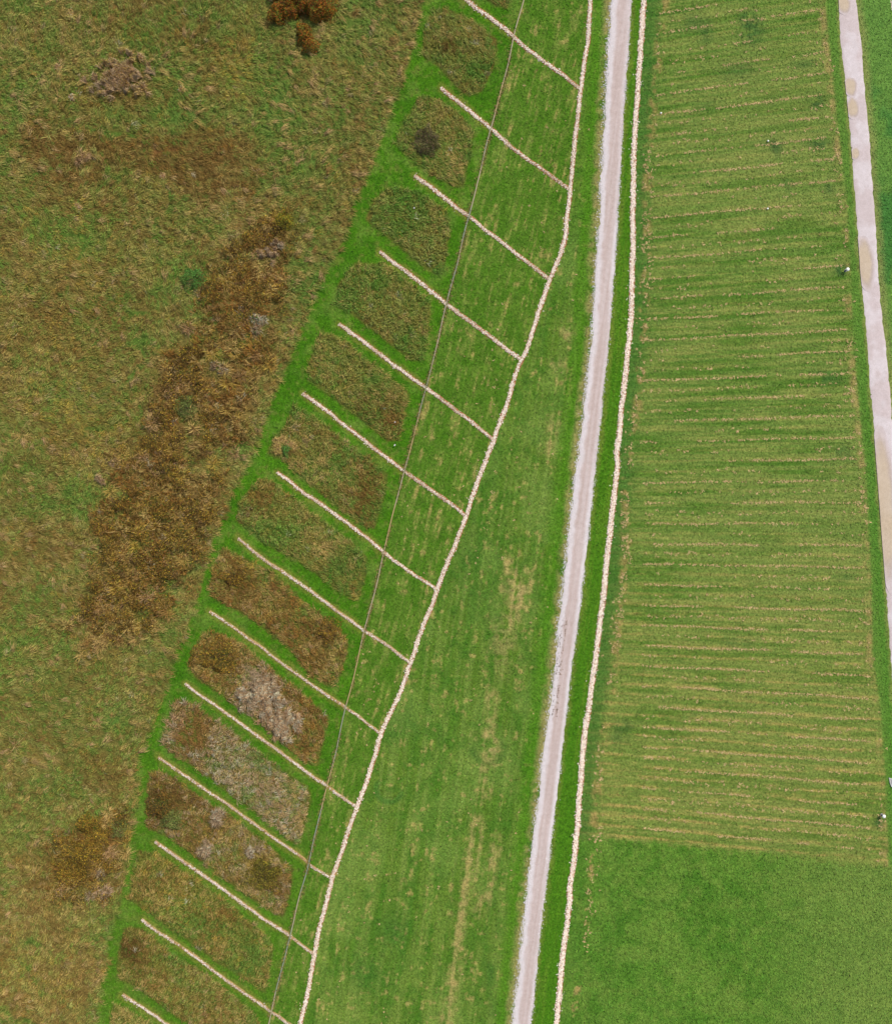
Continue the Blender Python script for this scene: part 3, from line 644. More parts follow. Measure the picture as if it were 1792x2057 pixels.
HOLES = [(393,561,20),(376,817,22),(605,12,40),(627,8,36),(584,12,36),(613,70,22),(574,447,18),(348,1644,20),(326,1622,22),(533,1752,34),(165,1722,40),(203,1674,22),(244,1660,17),(859,287,22),(440,1322,24)]
def free(x, y):
    k = np.ones(x.shape, bool)
    for fx, fy, r in HOLES:
        cx, cy = W(fx, fy); k &= np.hypot(x - cx, y - cy) > r * K * .8
    return k
def meadow():
    x, y = scatter(-57, 4, -58, 58, .42)
    wx, wy = wob(x, y, .5, 1.4)
    xt = xat(TRACK, y); dt = d_line(x, y, TRACK)
    kp = (x < xt) & (dt > .55 + .35 * rng.random(len(x)))
    for b_ in BR[1:]:
        kp &= np.hypot(x - b_[0][0], y - b_[0][1]) > .95
    th = thicket_s(wx, wy); tg = thick_gap(x, y); kp &= ((th < .35) | (tg < .5)) & free(x, y)
    x, y, th = x[kp], y[kp], th[kp]
    g, b, p, yl = fields(x, y); n1 = fbm(x, y, 5.5, 1); n2 = fbm(x, y, 1.6, 2); n4 = fbm(x, y, 2.4, 15)
    for t in BROWN2: b = b + sm(near(wx[kp], wy[kp], sdf, t, 3, -9), -.7, .5) * sm(fbm(x, y, 2.4, 19, 3), .34, .50) * 2.2
    ln = lanes(x, y); hol = sm(fbm(x, y, 2.1, 9, 3), .42, .28); lush = sm(fbm(x, y, 2.6, 12, 3), .56, .72)
    greenN = np.clip(sm(n1, .48, .66) * .7 + g + ln * .9 + lush * .5, 0, 1.6); brownN = np.clip(sm(n1, .48, .32) * .5 + b, 0, 1.8)
    keep = rng.random(len(x)) > np.clip(g, 0, 1) * .45 * sm(n2, .4, .6)
    w = np.full((len(x), len(PAL)), .01)
    w[:, 0] = .17 + .5 * p + .3 * sm(n4, .5, .7); w[:, 1] = .42; w[:, 2] = .08 + 1.0 * brownN; w[:, 3] = .20 + 1.3 * greenN
    w[:, 4] = .05 + .10 * sm(n4, .6, .75); w[:, 5] = .02 + .6 * yl; w[:, 6] = .02 + .35 * brownN; w[:, 7] = .02 + .28 * greenN; w[:, 8] = .16 + .35 * p + .25 * greenN
    w[:, 9] = .015 + .12 * sm(n4, .62, .74); w[:, 10] = .004; w[:, 6] += .55 * hol; w[:, 2] += .25 * hol; w[:, 11] += .10 * brownN; w[:, 6] += 1.1 * np.clip(brownN - .6, 0, 1.2) * (.4 + hol)
    keep &= rng.random(len(x)) > .55 * ln
    w *= 1 + .5 * (rng.random(w.shape) - .5)
    x, y, w = x[keep], y[keep], w[keep]
    acc = Acc(); fl = flow_at(x, y)
    tussocks(acc, x, y, w, 16, .66, .036, .28, fl, .75, .52)
    # taller bleached sheaves, combed over by the wind
    bx, by = scatter(-57, 4, -58, 58, 1.25); kp = (bx < xat(TRACK, by) - 1.0) & free(bx, by) & (thicket_s(bx, by) < .1) & (fbm(bx, by, 5.0, 14, 3) + .25 * rng.random(len(bx)) > .63)
    bx, by = bx[kp], by[kp]; bw = np.full((len(bx), len(PAL)), .001); hue = rng.random(len(bx))
    bw[:, 0] = 1; bw[hue < .35, 4] = 1.5; bw[hue > .8, 8] = 2; bw[(hue > .35) & (hue < .5), 2] = 1.5
    bw[:, 1] += .9 * rng.random(len(bx))
    tussocks(acc, bx, by, bw, 22, 1.0, .03, .40, flow_at(bx, by) + rng.normal(0, .3, len(bx)), .34, .7, 1.26)
    tag(acc.out('meadow_grass', M_BLADE), 'tall wild meadow grass in olive, tan and green over the whole left side', 'meadow grass', kind='stuff')
meadow()

def dome(acc, cx, cy, rx, ry, h, n, pal, size, lump=.35, seed=0, up=.6, flat=.55, bright=1.6):
    """leafy mass: leaf faces through the shell of an uneven dome"""
    a = rng.uniform(0, 2 * np.pi, n); r = np.sqrt(rng.random(n)); 
    q = 1 + lump * (vnoise(np.cos(a) * 1.6 + seed, np.sin(a) * 1.6, 1.0, seed % 20) - .5) * 2 + lump * .8 * (vnoise(np.cos(a) * 4 + seed, np.sin(a) * 4, 1.0, (seed + 5) % 20) - .5)
    r = np.where(rng.random(n) < .10, r * rng.uniform(1.0, 1.3, n), r)
    ux, uy = np.cos(a) * r, np.sin(a) * r
    x = cx + ux * rx * q; y = cy + uy * ry * q
    top = np.sqrt(np.clip(1 - r ** 2.2, 0, 1)) * (flat + (1 - flat) * 2 * vnoise(x, y, .55, (seed + 3) % 20))
    dep = rng.random(n) ** 2.2
    z = height(x, y) + h * np.clip(top * (1 - .75 * dep), .03, 2)
    w = np.array([p_[0] for p_ in pal], float); w /= w.sum(); ci = rng.choice(len(pal), n, p=w)
    cl = np.array([C(*p_[1]) for p_ in pal]) * bright
    clump = (vnoise(x, y, .38, (seed + 7) % 20) + vnoise(x, y, .9, (seed + 2) % 20) - 1.0)[:, None] * .9
    acc.leaves(np.stack([x, y, z], 1), rng.uniform(size * .6, size * 1.3, n), jit(cl[ci] * (1 + .5 * clump), .14, .05), up)
BRUSH = [(.28,(122,90,38)),(.24,(84,62,26)),(.14,(138,106,44)),(.12,(96,88,34)),(.12,(178,146,44)),(.08,(60,46,22)),(.06,(78,92,34))]

BRUSHD = [(.4,(72,54,26)),(.25,(98,76,34)),(.15,(56,46,22)),(.12,(176,146,44)),(.08,(96,100,36))]
def thicket(idx, label):
    t = THICKET[idx]; acc = Acc()
    lo, hi = t.min(0), t.max(0)
    x, y = scatter(lo[0] - 2, hi[0] + 2, lo[1] - 2, hi[1] + 2, .42)
    wx, wy = wob(x, y, 1.5, 3.2); d = sdf(wx, wy, t); kp = (d > rng.uniform(-.6, .9, len(x))) & free(x, y) & (thick_gap(x, y) > rng.random(len(x)) * .8 + .1)
    x, y, d = x[kp], y[kp], d[kp]; n4 = fbm(x, y, 2.0, 15); n5 = fbm(x, y, 3.5, 18); n6 = fbm(x, y, 1.6, 20)
    w = np.full((len(x), len(PAL)), .01)
    w[:, 0] = .22 + .6 * sm(n5, .48, .66); w[:, 2] = .36; w[:, 11] = .14 + .45 * sm(n5, .5, .34); w[:, 4] = .08 + .3 * sm(n4, .6, .75); w[:, 6] = .25 + 1.1 * sm(n6, .50, .32); w[:, 5] = .12 + .4 * sm(n6, .56, .72); w[:, 1] = .14 + .5 * sm(d, 1.4, 0); w[:, 3] = .03 + .3 * sm(n4, .40, .28); w[:, 9] = .04
    tussocks(acc, x, y, w, 15, .72, .036, .5, flow_at(x, y) + 1.1, 1.2, .35, 1.32)
    # starbursts of pale dead grass
    bx, by = scatter(lo[0], hi[0], lo[1], hi[1], 1.5); kp = (sdf(bx, by, t) > -.2) & free(bx, by) & (rng.random(len(bx)) < .55); bx, by = bx[kp], by[kp]
    bw = np.full((len(bx), len(PAL)), .001); hue = rng.random(len(bx)); bw[:, 0] = 1; bw[hue < .3, 5] = 2; bw[hue > .6, 2] = 2; bw[hue > .85, 4] = 4
    tussocks(acc, bx, by, bw, 50, .95, .03, .75, rng.uniform(0, 6.28, len(bx)), 3.6, .6, 1.35)
    cx, cy = scatter(lo[0] - .5, hi[0] + .5, lo[1] - .5, hi[1] + .5, 1.0)
    kp = (sdf(cx, cy, t) > rng.uniform(-.4, .7, len(cx))) & (fbm(cx, cy, 3.5, 21, 2) > .43) & (thick_gap(cx, cy) > .6) & free(cx, cy); cx, cy = cx[kp], cy[kp]
    for i in range(len(cx)):
        r = random.uniform(.4, .95)
        dome(acc, cx[i], cy[i], r, r * random.uniform(.7, 1.2), random.uniform(.8, 1.4), int(330 * r * r) + 60, BRUSH if i % 3 else BRUSHD, .06, .5, i, bright=1.5)
    tag(acc.out('brown_thicket', M_LEAF), label, 'thicket', kind='stuff')
thicket(0, 'long rusty brown thicket of scrub and dead grass slanting through the meadow')
thicket(1, 'dark rounded thicket of brown scrub beside the mown track, lower left')

# ---- the plots
def plot(i, label, wd, L=.55, h=.3, extra=None):
    pg = PLOTS[i]; lo, hi = pg.min(0), pg.max(0)
    x, y = scatter(lo[0], hi[0], lo[1], hi[1], .34)
    wx, wy = wob(x, y, .14, .6); kp = (sdf(wx, wy, pg) > -.24 + .22 * rng.random(len(x))) & free(x, y); x, y = x[kp], y[kp]
    n4 = fbm(x, y, 1.8, 15); n1 = fbm(x, y, 3.2, 1)
    w = np.full((len(x), len(PAL)), .004)
    for k, v in wd.items(): w[:, k] = v
    w[:, 3] *= .3 + 1.6 * sm(n1, .42, .62); w[:, 7] *= sm(n1, .45, .62) * 2; w[:, 2] *= .3 + 1.6 * sm(n1, .58, .4); w[:, 6] *= .2 + 1.8 * sm(n1, .52, .36); w[:, 0] *= .4 + 1.3 * sm(n4, .42, .62)
    if extra:
        for (fx, fy, rx, ry, k, a) in extra:
            bl = blob(x, y, fx, fy, rx, ry); w *= (1 - .85 * np.clip(bl * a, 0, 1))[:, None]; w[:, k] += bl * a
    acc = Acc(); fl = flow_at(x, y) + 1.0
    tussocks(acc, x, y, w, 15, L, .034, h, fl, .95, .40)
    c = pg.mean(0); loc = (c[0], c[1], float(height(*c)))
    return tag(acc.out('tall_grass_plot', M_BLADE, None, loc), label, 'grass plot', 'unmown plots of tall grass between the stone strips')
OL = {0:.14,1:.34,2:.02,3:.44,8:.2,7:.08}
BR_ = {0:.24,1:.24,2:.30,3:.12,6:.10,4:.08,5:.05,11:.12}
plot(0, 'sliver of unmown grass cut by the top edge above the highest stone branch', OL)
plot(1, 'topmost whole plot of unmown grass, ragged, with a small rusty brown spot', {0:.14,1:.26,2:.02,3:.5,8:.26,7:.14}, extra=[(898,95,20,14,6,1.2),(960,150,20,22,3,1)])
plot(2, 'unmown grass plot holding the dark brown bush', {0:.24,1:.28,2:.03,3:.42,8:.26,7:.06}, extra=[(915,330,22,34,0,.8)])
plot(3, 'green olive unmown plot with a white scrap lying in it', {0:.08,1:.32,2:.01,3:.56,8:.28,7:.14})
plot(4, 'evenly olive unmown plot below the plot with the white scrap', {0:.12,1:.38,2:.02,3:.48,8:.26,7:.10})
plot(5, 'olive unmown plot turning brown at its lower right corner', {0:.16,1:.38,2:.03,3:.44,8:.2,7:.08}, extra=[(790,850,26,30,2,1),(740,815,30,30,6,.4)])
plot(6, 'green and rusty unmown plot with three tan tufts at its left end', {0:.10,1:.28,2:.10,3:.46,8:.14,4:.04,7:.08}, extra=[(740,990,24,60,2,.9),(640,950,40,20,0,.5)])
plot(7, 'unmown plot with a pale tan patch in its middle right and brown left corner', {0:.12,1:.38,2:.04,3:.46,8:.2,7:.06}, extra=[(655,1105,22,16,0,1.2),(520,1000,26,26,2,1),(490,1035,16,16,4,.6)])
plot(8, 'rusty brown unmown plot flecked with yellow leaves', BR_, extra=[(480,1170,30,20,6,.9),(650,1270,30,30,6,.6)])
plot(9, 'brown unmown plot crossed by silvery pink dead grass', BR_, extra=[(520,1395,36,50,9,1.6),(545,1450,40,40,4,1)])
plot(10, 'long unmown plot streaked green, mauve and silver, brown at its upper left', {0:.18,1:.2,3:.36,9:.36,4:.16,10:.16,2:.08}, extra=[(385,1470,36,50,2,1.6),(350,1450,20,20,4,1),(600,1620,14,50,0,.7)])
plot(11, 'dark brown unmown plot holding a green dome shrub and grey dead clumps', {0:.2,1:.2,2:.34,3:.06,9:.22,6:.16,5:.08}, extra=[(330,1610,30,36,6,1.2)])
plot(12, 'brown olive unmown plot, greener towards its lower middle', {0:.2,1:.38,2:.2,3:.22,5:.06,6:.06,8:.06}, extra=[(400,1860,50,24,3,.9),(500,1920,40,40,3,.7),(440,1840,50,20,2,.6)])
plot(13, 'unmown plot near the bottom edge, dark brown at its left end', {0:.24,1:.34,2:.22,3:.22,8:.12,4:.06,6:.06}, extra=[(262,1910,24,36,6,1.3),(345,1930,30,24,3,.8)])
plot(14, 'corner of pale olive unmown grass cut by the bottom edge at the far left', {0:.36,1:.3,3:.16,8:.24})

# ------------------------------------------------------------------ shrubs and single plants
def shrub(fx, fy, rx, ry, h, pal, label, size=.06, n=None, lobes=None, cat='shrub', lump=.5, name='shrub', up=.6):
    x, y = W(fx, fy); z = float(height(x, y)); root = thing(name, (x, y, z), label, cat)
    acc = Acc()
    for j, (dx, dy, s) in enumerate(lobes or [(0, 0, 1)]):
        ax, ay = rx * K * s, ry * K * s
        dome(acc, x + dx * K, y - dy * K, ax, ay, h * (.5 + .5 * s), n or int(1300 * ax * ay) + 200, pal, size, lump, int(fx + j * 5) % 19, up)
    acc.out('foliage', M_LEAF, root, (x, y, z))
    st = Acc(); m = 26; a = rng.uniform(0, 6.28, m)
    st.blades(x + rng.normal(0, .08, m), y + rng.normal(0, .08, m), np.full(m, z - .05), a, np.full(m, min(rx, ry) * K * .9), np.full(m, .03), np.full(m, h * .55), jit(np.broadcast_to(C(80, 62, 44), (m, 3)).copy()), tip=1.4)
    st.out('stems', M_STEM, root, (x, y, z))
    return root
GREENP = [(.4,(74,118,46)),(.3,(60,100,38)),(.2,(98,136,58)),(.1,(42,76,30))]
DULLG = [(.4,(98,114,52)),(.3,(116,122,64)),(.2,(80,98,40)),(.1,(128,122,66))]
RUST = [(.26,(142,80,26)),(.22,(104,56,22)),(.18,(98,100,28)),(.14,(150,104,30)),(.1,(64,42,16)),(.1,(84,104,30))]
DARKB = [(.3,(90,78,54)),(.25,(70,58,40)),(.25,(116,102,68)),(.1,(54,44,30)),(.1,(84,104,48))]
YELB = [(.26,(120,96,36)),(.22,(96,74,30)),(.2,(148,116,40)),(.16,(78,60,26)),(.1,(104,104,36)),(.06,(176,148,44))]
shrub(393, 561, 23, 25, 1.0, GREENP, 'round dark green shrub standing alone in the brown meadow', .055)
shrub(376, 817, 27, 25, 1.0, DULLG, 'round muted green shrub inside the long brown thicket', .05)
shrub(605, 12, 40, 36, 1.7, RUST, 'large rust and orange shrub at the top edge of the photo', .075, None, [(-22,-4,1),(24,2,.95),(50,12,.45),(8,62,.55),(20,84,.35),(-46,28,.4)])
shrub(574, 447, 22, 24, 1.2, [(.3,(110,112,34)),(.25,(92,78,28)),(.2,(136,122,34)),(.15,(76,96,30)),(.1,(160,128,34))], 'yellow green shrub at the upper end of the long brown thicket', .06)
shrub(859, 287, 31, 36, .95, DARKB, 'dark brown round bush in the second plot from the top', .05)
shrub(348, 1644, 24, 24, 1.0, DULLG, 'muted green dome shrub in the dark brown plot', .045)
shrub(326, 1622, 24, 30, .9, [(.3,(96,74,32)),(.3,(62,48,24)),(.2,(140,104,40)),(.2,(82,84,34))], 'dark brown shrub dotted with orange leaves beside the green dome shrub', .055)
shrub(533, 1752, 42, 30, .9, [(.3,(108,94,38)),(.25,(84,74,32)),(.2,(128,120,40)),(.15,(66,54,26)),(.1,(148,132,40))], 'yellow flecked brown shrub at the right end of the dark brown plot', .055)
shrub(165, 1722, 46, 48, 1.2, YELB, 'large amber brown shrub at the heart of the lower left thicket', .06, None, [(0,0,1),(38,-50,.6),(12,-70,.45),(-26,36,.5)])
shrub(244, 1660, 22, 20, .9, DULLG, 'pale green dome shrub at the right edge of the lower left thicket', .045)
shrub(440, 1322, 44, 34, .85, BRUSH, 'dark brown scrubby bush in the left end of the plot with silvery pink grass', .055)
shrub(470, 1160, 34, 18, .7, BRUSH, 'low brown scrub in the upper left of the yellow flecked plot', .05)
shrub(660, 1270, 26, 24, .7, BRUSH, 'low brown scrub at the right end of the yellow flecked plot', .05)
shrub(575, 905, 10, 14, .5, GREENP, 'small dark green clump just right of the three tan tufts', .045)

def tuft(fx, fy, rx, ry, h, wts, label, cat='grass tussock', nt=1, L=None, group=None, name='grass_tussock', width=.03, swirl=0.0, flow=None, per=90):
    """a tussock of long arching blades; nt feet spread over the ellipse"""
    x, y = W(fx, fy); loc = (x, y, float(height(x, y)))
    a = rng.uniform(0, 6.28, nt); r = np.sqrt(rng.random(nt)) * (.85 if nt > 1 else 0)
    if nt > 20: r = np.abs(rng.normal(0, .62, nt)); r = np.where(r > 1.35, r * .5, r)
    px = x + np.cos(a) * r * rx * K; py = y + np.sin(a) * r * ry * K
    idx = np.repeat(np.arange(nt), per); m = len(idx)
    if flow is None: th = rng.uniform(0, 6.283, m)
    else: th = flow + (vnoise(px, py, 1.2, 16)[idx] - .5) * 4.5 + rng.normal(0, .5, m)
    keys = list(wts); w = np.array([wts[k] for k in keys], float); w /= w.sum()
    tone = np.array(keys)[rng.choice(len(keys), nt, p=w)]; own = rng.random(m) < .5
    ci = tone[idx]; ci[own] = np.array(keys)[rng.choice(len(keys), own.sum(), p=w)]
    LL = L or min(rx, ry) * K
    acc = Acc()
    acc.blades(px[idx] + rng.normal(0, .05, m), py[idx] + rng.normal(0, .05, m), height(px[idx], py[idx]), th, LL * rng.uniform(.5, 1.15, m), width * rng.uniform(.6, 1.4, m),
               h * rng.uniform(.5, 1.1, m), jit(np.clip(PAL[ci] * (1.35 if nt > 20 else 1.2), 0, .85), .2, .03), rng.normal(swirl, .4, m), .45)
    return tag(acc.out(name, M_BLADE, None, loc), label, cat, group)
DEAD = {9:.5,4:.35,10:.12,0:.2}
tuft(249, 160, 54, 42, .75, {9:.5,4:.4,0:.35,2:.15}, 'large mauve grey patch of flattened dead grass, top left', nt=150, L=.8, flow=2.0, per=34, name='dead_grass_patch', cat='dead grass')
tuft(543, 509, 27, 30, .8, {9:.6,4:.4,10:.1}, 'mauve dead clump at the upper end of the long thicket', nt=12, L=.75, flow=1.0, per=55)
tuft(519, 650, 20, 24, .7, {9:.5,4:.3,10:.3,7:.1}, 'mauve and silver dead clump low in the upper part of the long thicket', nt=8, L=.7, per=55)
tuft(437, 742, 18, 14, .7, {4:.6,10:.2,9:.4}, 'pinkish dead clump at the middle of the long thicket', nt=5, L=.6, per=55)
tuft(524, 1395, 44, 34, .8, {9:.5,4:.3,10:.3}, 'upper silvery pink mass of dead grass sprawling over a brown plot', nt=95, L=.9, flow=-1.0, per=34, name='dead_grass_patch', cat='dead grass')
tuft(560, 1450, 36, 36, .7, {9:.5,4:.5,10:.2}, 'lower silvery pink mass of dead grass sprawling over a brown plot', nt=80, L=.85, flow=-1.2, per=34, name='dead_grass_patch', cat='dead grass')
tuft(434, 1647, 22, 24, .7, {9:.8,10:.15}, 'grey dead tussock nearest the green dome shrub in its plot', nt=6, L=.8, per=60)
tuft(413, 1698, 18, 18, .6, {9:.8,10:.15}, 'grey dead tussock at the lower edge of the dark brown plot', nt=6, L=.7, per=60)
tuft(512, 1705, 17, 16, .6, {9:.8,10:.1}, 'grey dead tussock above the yellow flecked shrub', nt=5, L=.65, per=60)
tuft(205, 1756, 13, 17, .7, {9:.8,10:.12}, 'upper of two grey dead tussocks beside the amber shrub', nt=3, L=.65, per=60)
tuft(205, 1796, 24, 18, .7, {9:.7,10:.12,4:.3}, 'lower and wider of two grey dead tussocks beside the amber shrub', nt=5, L=.8, per=60)
tuft(227, 931, 9, 8, .5, {4:.8,9:.3}, 'small pink dead clump at the left edge of the long thicket, upper of two', nt=1, L=.5)
tuft(204, 967, 11, 9, .5, {4:.8,9:.4}, 'small pink dead clump at the left edge of the long thicket, lower of two', nt=2, L=.5)
tuft(167, 323, 14, 16, .6, {4:.6,0:.5}, 'pinkish fan of dead grass in the brown arc below the mauve patch', nt=3, L=.7)
GP = 'pale dry rosettes in the meadow'
PALED = {0:.3,10:.3,4:.3}
for fx, fy, r, lb in [(116,135,10,'biggest pale rosette, left of the mauve grey dead grass patch'),(140,27,7,'pale dry rosette nearest the top left corner'),(150,195,9,'pale dry rosette just below left of the mauve grey patch'),(328,347,10,'pale dry rosette in the brown arc of the meadow'),(159,413,9,'pale dry rosette farthest down the meadow, below the brown arc'),(369,181,7,'faint pale rosette to the right of the mauve grey patch')]:
    tuft(fx, fy, r, r, .3, {0:.7,4:.5,10:.15}, lb, 'dry plant', 2, .42, GP, 'dry_rosette', .05)
GT = 'three tan tufts in the rusty green plot'
for fx, fy, lb in [(563,882,'upper of three tan tufts at the left end of the green and rusty plot'),(588,890,'rightmost of three tan tufts at the left end of the green and rusty plot'),(553,902,'lowest of three tan tufts at the left end of the green and rusty plot')]:
    tuft(fx, fy, 12, 11, .35, {0:.8,4:.2}, lb, 'grass tussock', 3, .5, GT, 'grass_tussock', .045)

# ------------------------------------------------------------------ dry clippings lying in rows on the field and dotted over the lawns
def clippings():
    xs, ys, sz = [], [], []
    rows = np.arange(-40, 1700, 21.0)
    for ri, r0 in enumerate(rows):
        tight = ri % 2 == 0
        fx = np.arange(1292, 1745, 3.9 if tight else 5.5)
        fx = fx + rng.normal(0, 1.2 if tight else 2.5, len(fx))
        sl = np.interp(r0, [-200, 20, 300, 690, 1045, 1400, 1700], [-.22, -.155, -.105, -.05, 0.0, .055, .09])
        fy = r0 + sl * (fx - 1480) + rng.normal(0, .7 if tight else 2.6, len(fx)) + 1.0 * np.sin(fx / 37 + ri)
        x = (fx - 896) * K; y = (1028.5 - fy) * K
        pn = fbm(x, y * 3, 4.0, ri % 20, 2)
        dens = (.85 if tight else .40) + .35 * (r0 > 1200) + (-.15 if r0 < 120 else 0)
        kp = (rng.random(len(x)) < dens * sm(pn, .28, .52)) & (x > xat(RIGHT, y) + 1.6) & (x < qL(y) - 1.8)
        lim = np.interp(x, FIELD_B[:, 0], FIELD_B[:, 1]); kp &= y > lim + .1
        xs.append(x[kp]); ys.append(y[kp]); sz.append(rng.uniform(.08, .18, kp.sum()))
    # edge lines of the field
    for tab, m in (([(0,1648),(80,1655),(239,1672),(376,1689),(512,1699),(650,1703),(748,1709),(919,1726),(1022,1733),(1159,1740),(1330,1744),(1411,1757),(1548,1767),(1735,1774)], 260),
                   ([(300,1302),(515,1298),(783,1286),(954,1258),(1100,1258),(1227,1245),(1295,1234),(1411,1226),(1530,1204),(1600,1200),(1690,1196),(1804,1186),(1960,1165)], 560)):
        a = np.array(tab, float); t = rng.uniform(a[0, 0], a[-1, 0], m); fx = np.interp(t, a[:, 0], a[:, 1]) + rng.normal(0, 6.5, m)
        x = (fx - 896) * K; y = (1028.5 - t) * K; kp = (fbm(x, y, 1.6, 5, 2) > .46) & ((t < 1690) | (rng.random(m) < .5))
        xs.append(x[kp]); ys.append(y[kp]); sz.append(rng.uniform(.08, .2, kp.sum()))
    # lawns
    x, y = scatter(-18, 18, -54, 54, .42)
    st = np.where(x < xat(MAIN, y), lawn_streak(x, y, 1.33, 6, 6.0, .28), lawn_streak(x, y, 1.44, 9, 9.0, .32)); pn = fbm(x, y, 5.0, 20, 3)
    kp = (x > xat(EDGE, y) + .3) & (x < pathL(y) - 1.2) & (np.abs(x - xat(MAIN, y)) > .5) & (rng.random(len(x)) < sm(st, .5, .7) * np.where(x < xat(MAIN, y), .22, .12) * sm(pn, .35, .6))
    for br in BR: kp &= near(x, y, d_line, br, 1, 9) > .45
    xs.append(x[kp]); ys.append(y[kp]); sz.append(rng.uniform(.06, .13, kp.sum()))
    x = np.concatenate(xs); y = np.concatenate(ys); s = np.concatenate(sz); n = len(x); per = 8
    idx = np.repeat(np.arange(n), per); m = len(idx); acc = Acc()
    base = np.where(rng.random((n, 1)) < .7, C(232, 200, 142), C(212, 184, 124))[idx]
    acc.blades(x[idx] + rng.normal(0, .4, m) * s[idx], y[idx] + rng.normal(0, .3, m) * s[idx], height(x[idx], y[idx]) + .02, rng.uniform(0, 6.283, m), s[idx] * rng.uniform(.6, 1.4, m), rng.uniform(.02, .05, m), rng.uniform(.02, .06, m), jit(base, .1, .03))
    tag(acc.out('dry_clippings', M_BLADE), 'dry tan grass clippings lying in dotted rows over the mown field and lawns', 'grass clippings', kind='stuff')
clippings()

# ------------------------------------------------------------------ short turf: real blades that ruffle the mown ground
def turf():
    acc = Acc()
    x, y = scatter(-40, 46, -53, 53, .26)
    xt = xat(TRACK, y); kp = (x > xt - .6) & ~((x > pathL(y) - .05) & (x < pathR(y) + .05)) & ~((x > qL(y) - .05) & (x < qR(y) + .05)) & (np.abs(x - xat(MAIN, y)) > .33) & (np.abs(x - xat(RIGHT, y)) > .38)
    for br in BR: kp &= near(x, y, d_line, br, 1, 9) > .32
    for pg in PLOTS: kp &= near(x, y, sdf, pg, 1, -9) < .05
    kp &= np.abs(x - xat(EDGE, y)) > .12
    x, y = x[kp], y[kp]; c = ground_tint(x, y)
    n = len(x); idx = np.repeat(np.arange(n), 3); m = len(idx)
    xx = x[idx] + rng.normal(0, .09, m); yy_ = y[idx] + rng.normal(0, .09, m)
    cc = jit(c[idx] * 1.12, .34, .08)
    lush = np.where((x > xat(RIGHT, y)) & (y < np.interp(x, FIELD_B[:, 0], FIELD_B[:, 1])), 1.35, 1.0)[idx]
    acc.blades(xx, yy_, height(xx, yy_) - .005, rng.uniform(0, 6.283, m), rng.uniform(.09, .2, m) * lush, rng.uniform(.03, .06, m), rng.uniform(.03, .08, m) * lush, cc)
    tag(acc.out('short_grass', M_BLADE), 'short mown green grass of the lawns, tracks and striped field', 'grass', kind='stuff')
turf()

# ------------------------------------------------------------------ lamps, markers and small objects
def lathe(name, prof, mat, parent, seg=24):
    V = []; T = []
    for r, z in prof:
        for i in range(seg):
            a = 2 * math.pi * i / seg; V.append((r * math.cos(a), r * math.sin(a), z))
    for k in range(len(prof) - 1):
        for i in range(seg):
            j = (i + 1) % seg; T.append((k * seg + i, k * seg + j, (k + 1) * seg + j, (k + 1) * seg + i))
    o = build(name, np.array(V), np.array(T), None, mat, parent, True)
    return o
def bollard(fx, fy, label):
    x, y = W(fx, fy); f = 1 - .62 / CAM_H; x *= f; y *= f
    root = thing('bollard_lamp', (x, y, float(height(x, y))), label, 'bollard lamp', 'white topped bollard lamps beside the pale track')
    lathe('base', [(0, .06), (.13, .06), (.14, .045), (.14, -.05)], M_CONC, root)
    lathe('post', [(.07, .05), (.065, .3), (.065, .5)], M_POST, root)
    lathe('lamp_cap', [(0, .67), (.07, .662), (.13, .635), (.17, .595), (.185, .55), (.17, .52), (.06, .505), (0, .505)], M_WHITE, root)
bollard(1703.6, 540, 'white topped bollard lamp next to the long oval silt patch')
bollard(1775, 1640, 'white topped bollard lamp near the lower right edge, below the concrete slab')
def marker(fx, fy, label, r=.085):
    x, y = W(fx, fy)
    root = thing('marker_stake', (x, y, float(height(x, y))), label, 'marker stake', 'small white marker stakes in the striped field')
    lathe('stake', [(.018, -.1), (.018, .14)], M_POST, root, 10)
    lathe('cap', [(0, .19), (r * .6, .185), (r, .165), (r, .14), (0, .135)], M_WHITE, root, 16)
marker(1326.8, 228, 'white marker stake nearest the cream stone strip in the striped field')
marker(1541.5, 284, 'white marker stake on the dark patch in the upper striped field')
marker(1541, 419.5, 'white marker stake farthest down the striped field')
def scrap(fx, fy, s, label):
    x, y = W(fx, fy); loc = (x, y, float(height(x, y))); acc = Acc(); n = 5
    stones(acc, x + rng.normal(0, s * .35, n), y + rng.normal(0, s * .35, n), np.full(n, loc[2] + .32), np.full(n, s * .9), jit(np.broadcast_to(C(236, 234, 226), (n, 3)).copy(), .04, .01))
    tag(acc.out('white_scrap', M_STONE, None, loc), label, 'white scrap', 'white scraps lying in the grass')
scrap(832, 420, .07, 'white scrap lying in the green olive plot')
scrap(794, 848, .06, 'white scraps in the brown corner of an olive plot')
scrap(793.5, 894.5, .07, 'white scrap on the mown strip beside the edging strip')

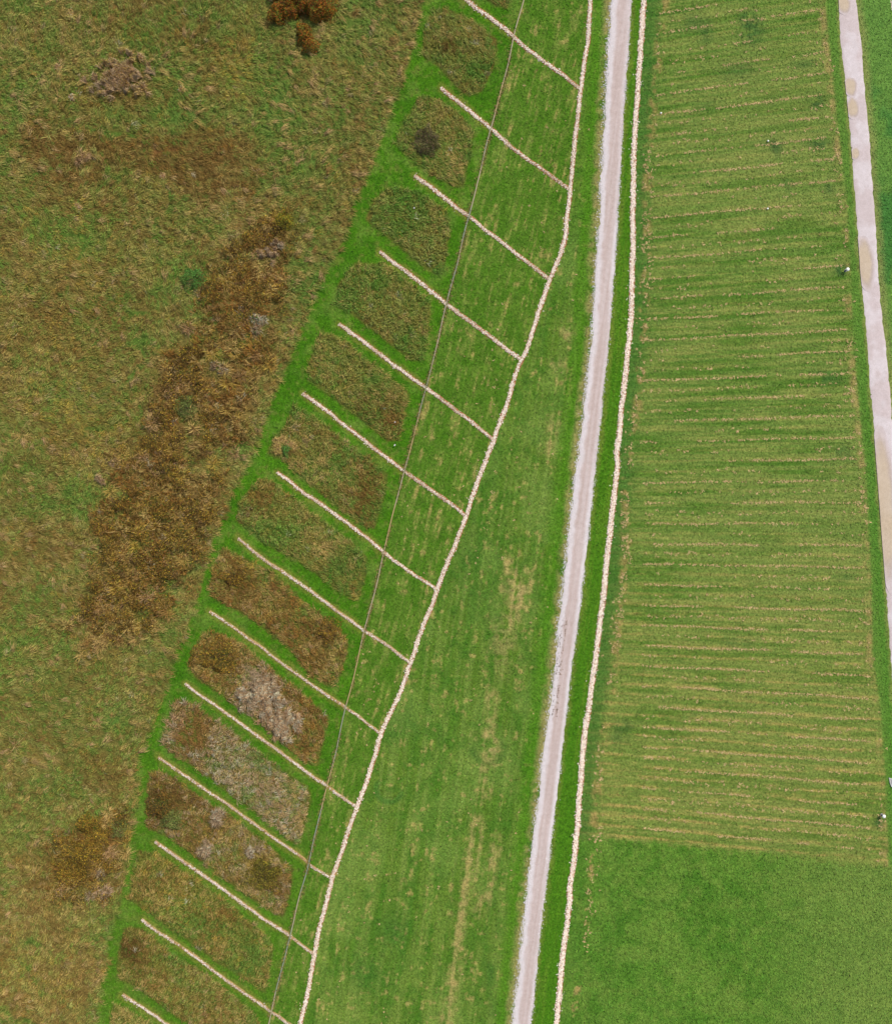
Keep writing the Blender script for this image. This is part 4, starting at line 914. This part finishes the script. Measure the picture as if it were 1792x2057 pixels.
# concrete slab at the right edge
def slab():
    x, y = W(1796, 1570); z = float(height(x, y))
    root = thing('concrete_slab', (x, y, z), 'tilted grey concrete slab with a pale rim at the right edge of the photo', 'concrete slab')
    def prism(name, pts, z0, z1, mat, slope=.0):
        n = len(pts); V = [(px, py, z0) for px, py in pts] + [(px, py, z1 + slope * px) for px, py in pts]
        me = bpy.data.meshes.new(name)
        F = [tuple(range(n, 2 * n)), tuple(range(n - 1, -1, -1))] + [(i, (i + 1) % n, n + (i + 1) % n, n + i) for i in range(n)]
        me.from_pydata(V, [], F); me.materials.append(mat); o = bpy.data.objects.new(name, me); COL.objects.link(o); o.parent = root
    q = [(-.62, .42), (.9, -.02), (.75, -.72), (-.38, -.5), (-.52, -.1)]
    prism('rim', q, -.1, .14, M_CONCE, .04)
    prism('face', [(px * .82 + .03, py * .8 - .03) for px, py in q], .1, .16, M_CONC, .04)
slab()

# ------------------------------------------------------------------ light and camera
w = bpy.data.worlds.new('World'); S.world = w; w.use_nodes = True
nt = w.node_tree; bg = nt.nodes['Background']
sky = nt.nodes.new('ShaderNodeTexSky'); sky.sky_type = 'NISHITA'; sky.sun_disc = False
EL, AZ = 52.0, 40.0           # high soft sun from the upper right
sky.sun_elevation = math.radians(EL); sky.sun_rotation = math.radians(AZ); sky.air_density = 1.0; sky.dust_density = 3.0; sky.ozone_density = 1.0
nt.links.new(sky.outputs[0], bg.inputs[0]); bg.inputs[1].default_value = 0.08
sd = bpy.data.lights.new('sun', 'SUN'); sd.energy = 2.1; sd.angle = math.radians(9); sd.color = (1, .955, .88)
so = bpy.data.objects.new('sun', sd); COL.objects.link(so)
so.rotation_euler = (math.radians(90 - EL), 0, math.radians(180 - AZ))
so['kind'] = 'structure'
cd = bpy.data.cameras.new('camera'); co = bpy.data.objects.new('camera', cd); COL.objects.link(co)
co.location = (0, 0, CAM_H); co.rotation_euler = (0, 0, 0)
cd.sensor_fit = 'VERTICAL'; cd.angle_y = 2 * math.atan(1028.5 * K / CAM_H); cd.clip_end = 6000
S.camera = co
S.view_settings.view_transform = 'Standard'; S.view_settings.look = 'None'; S.view_settings.exposure = 0.70; S.view_settings.gamma = 1.0
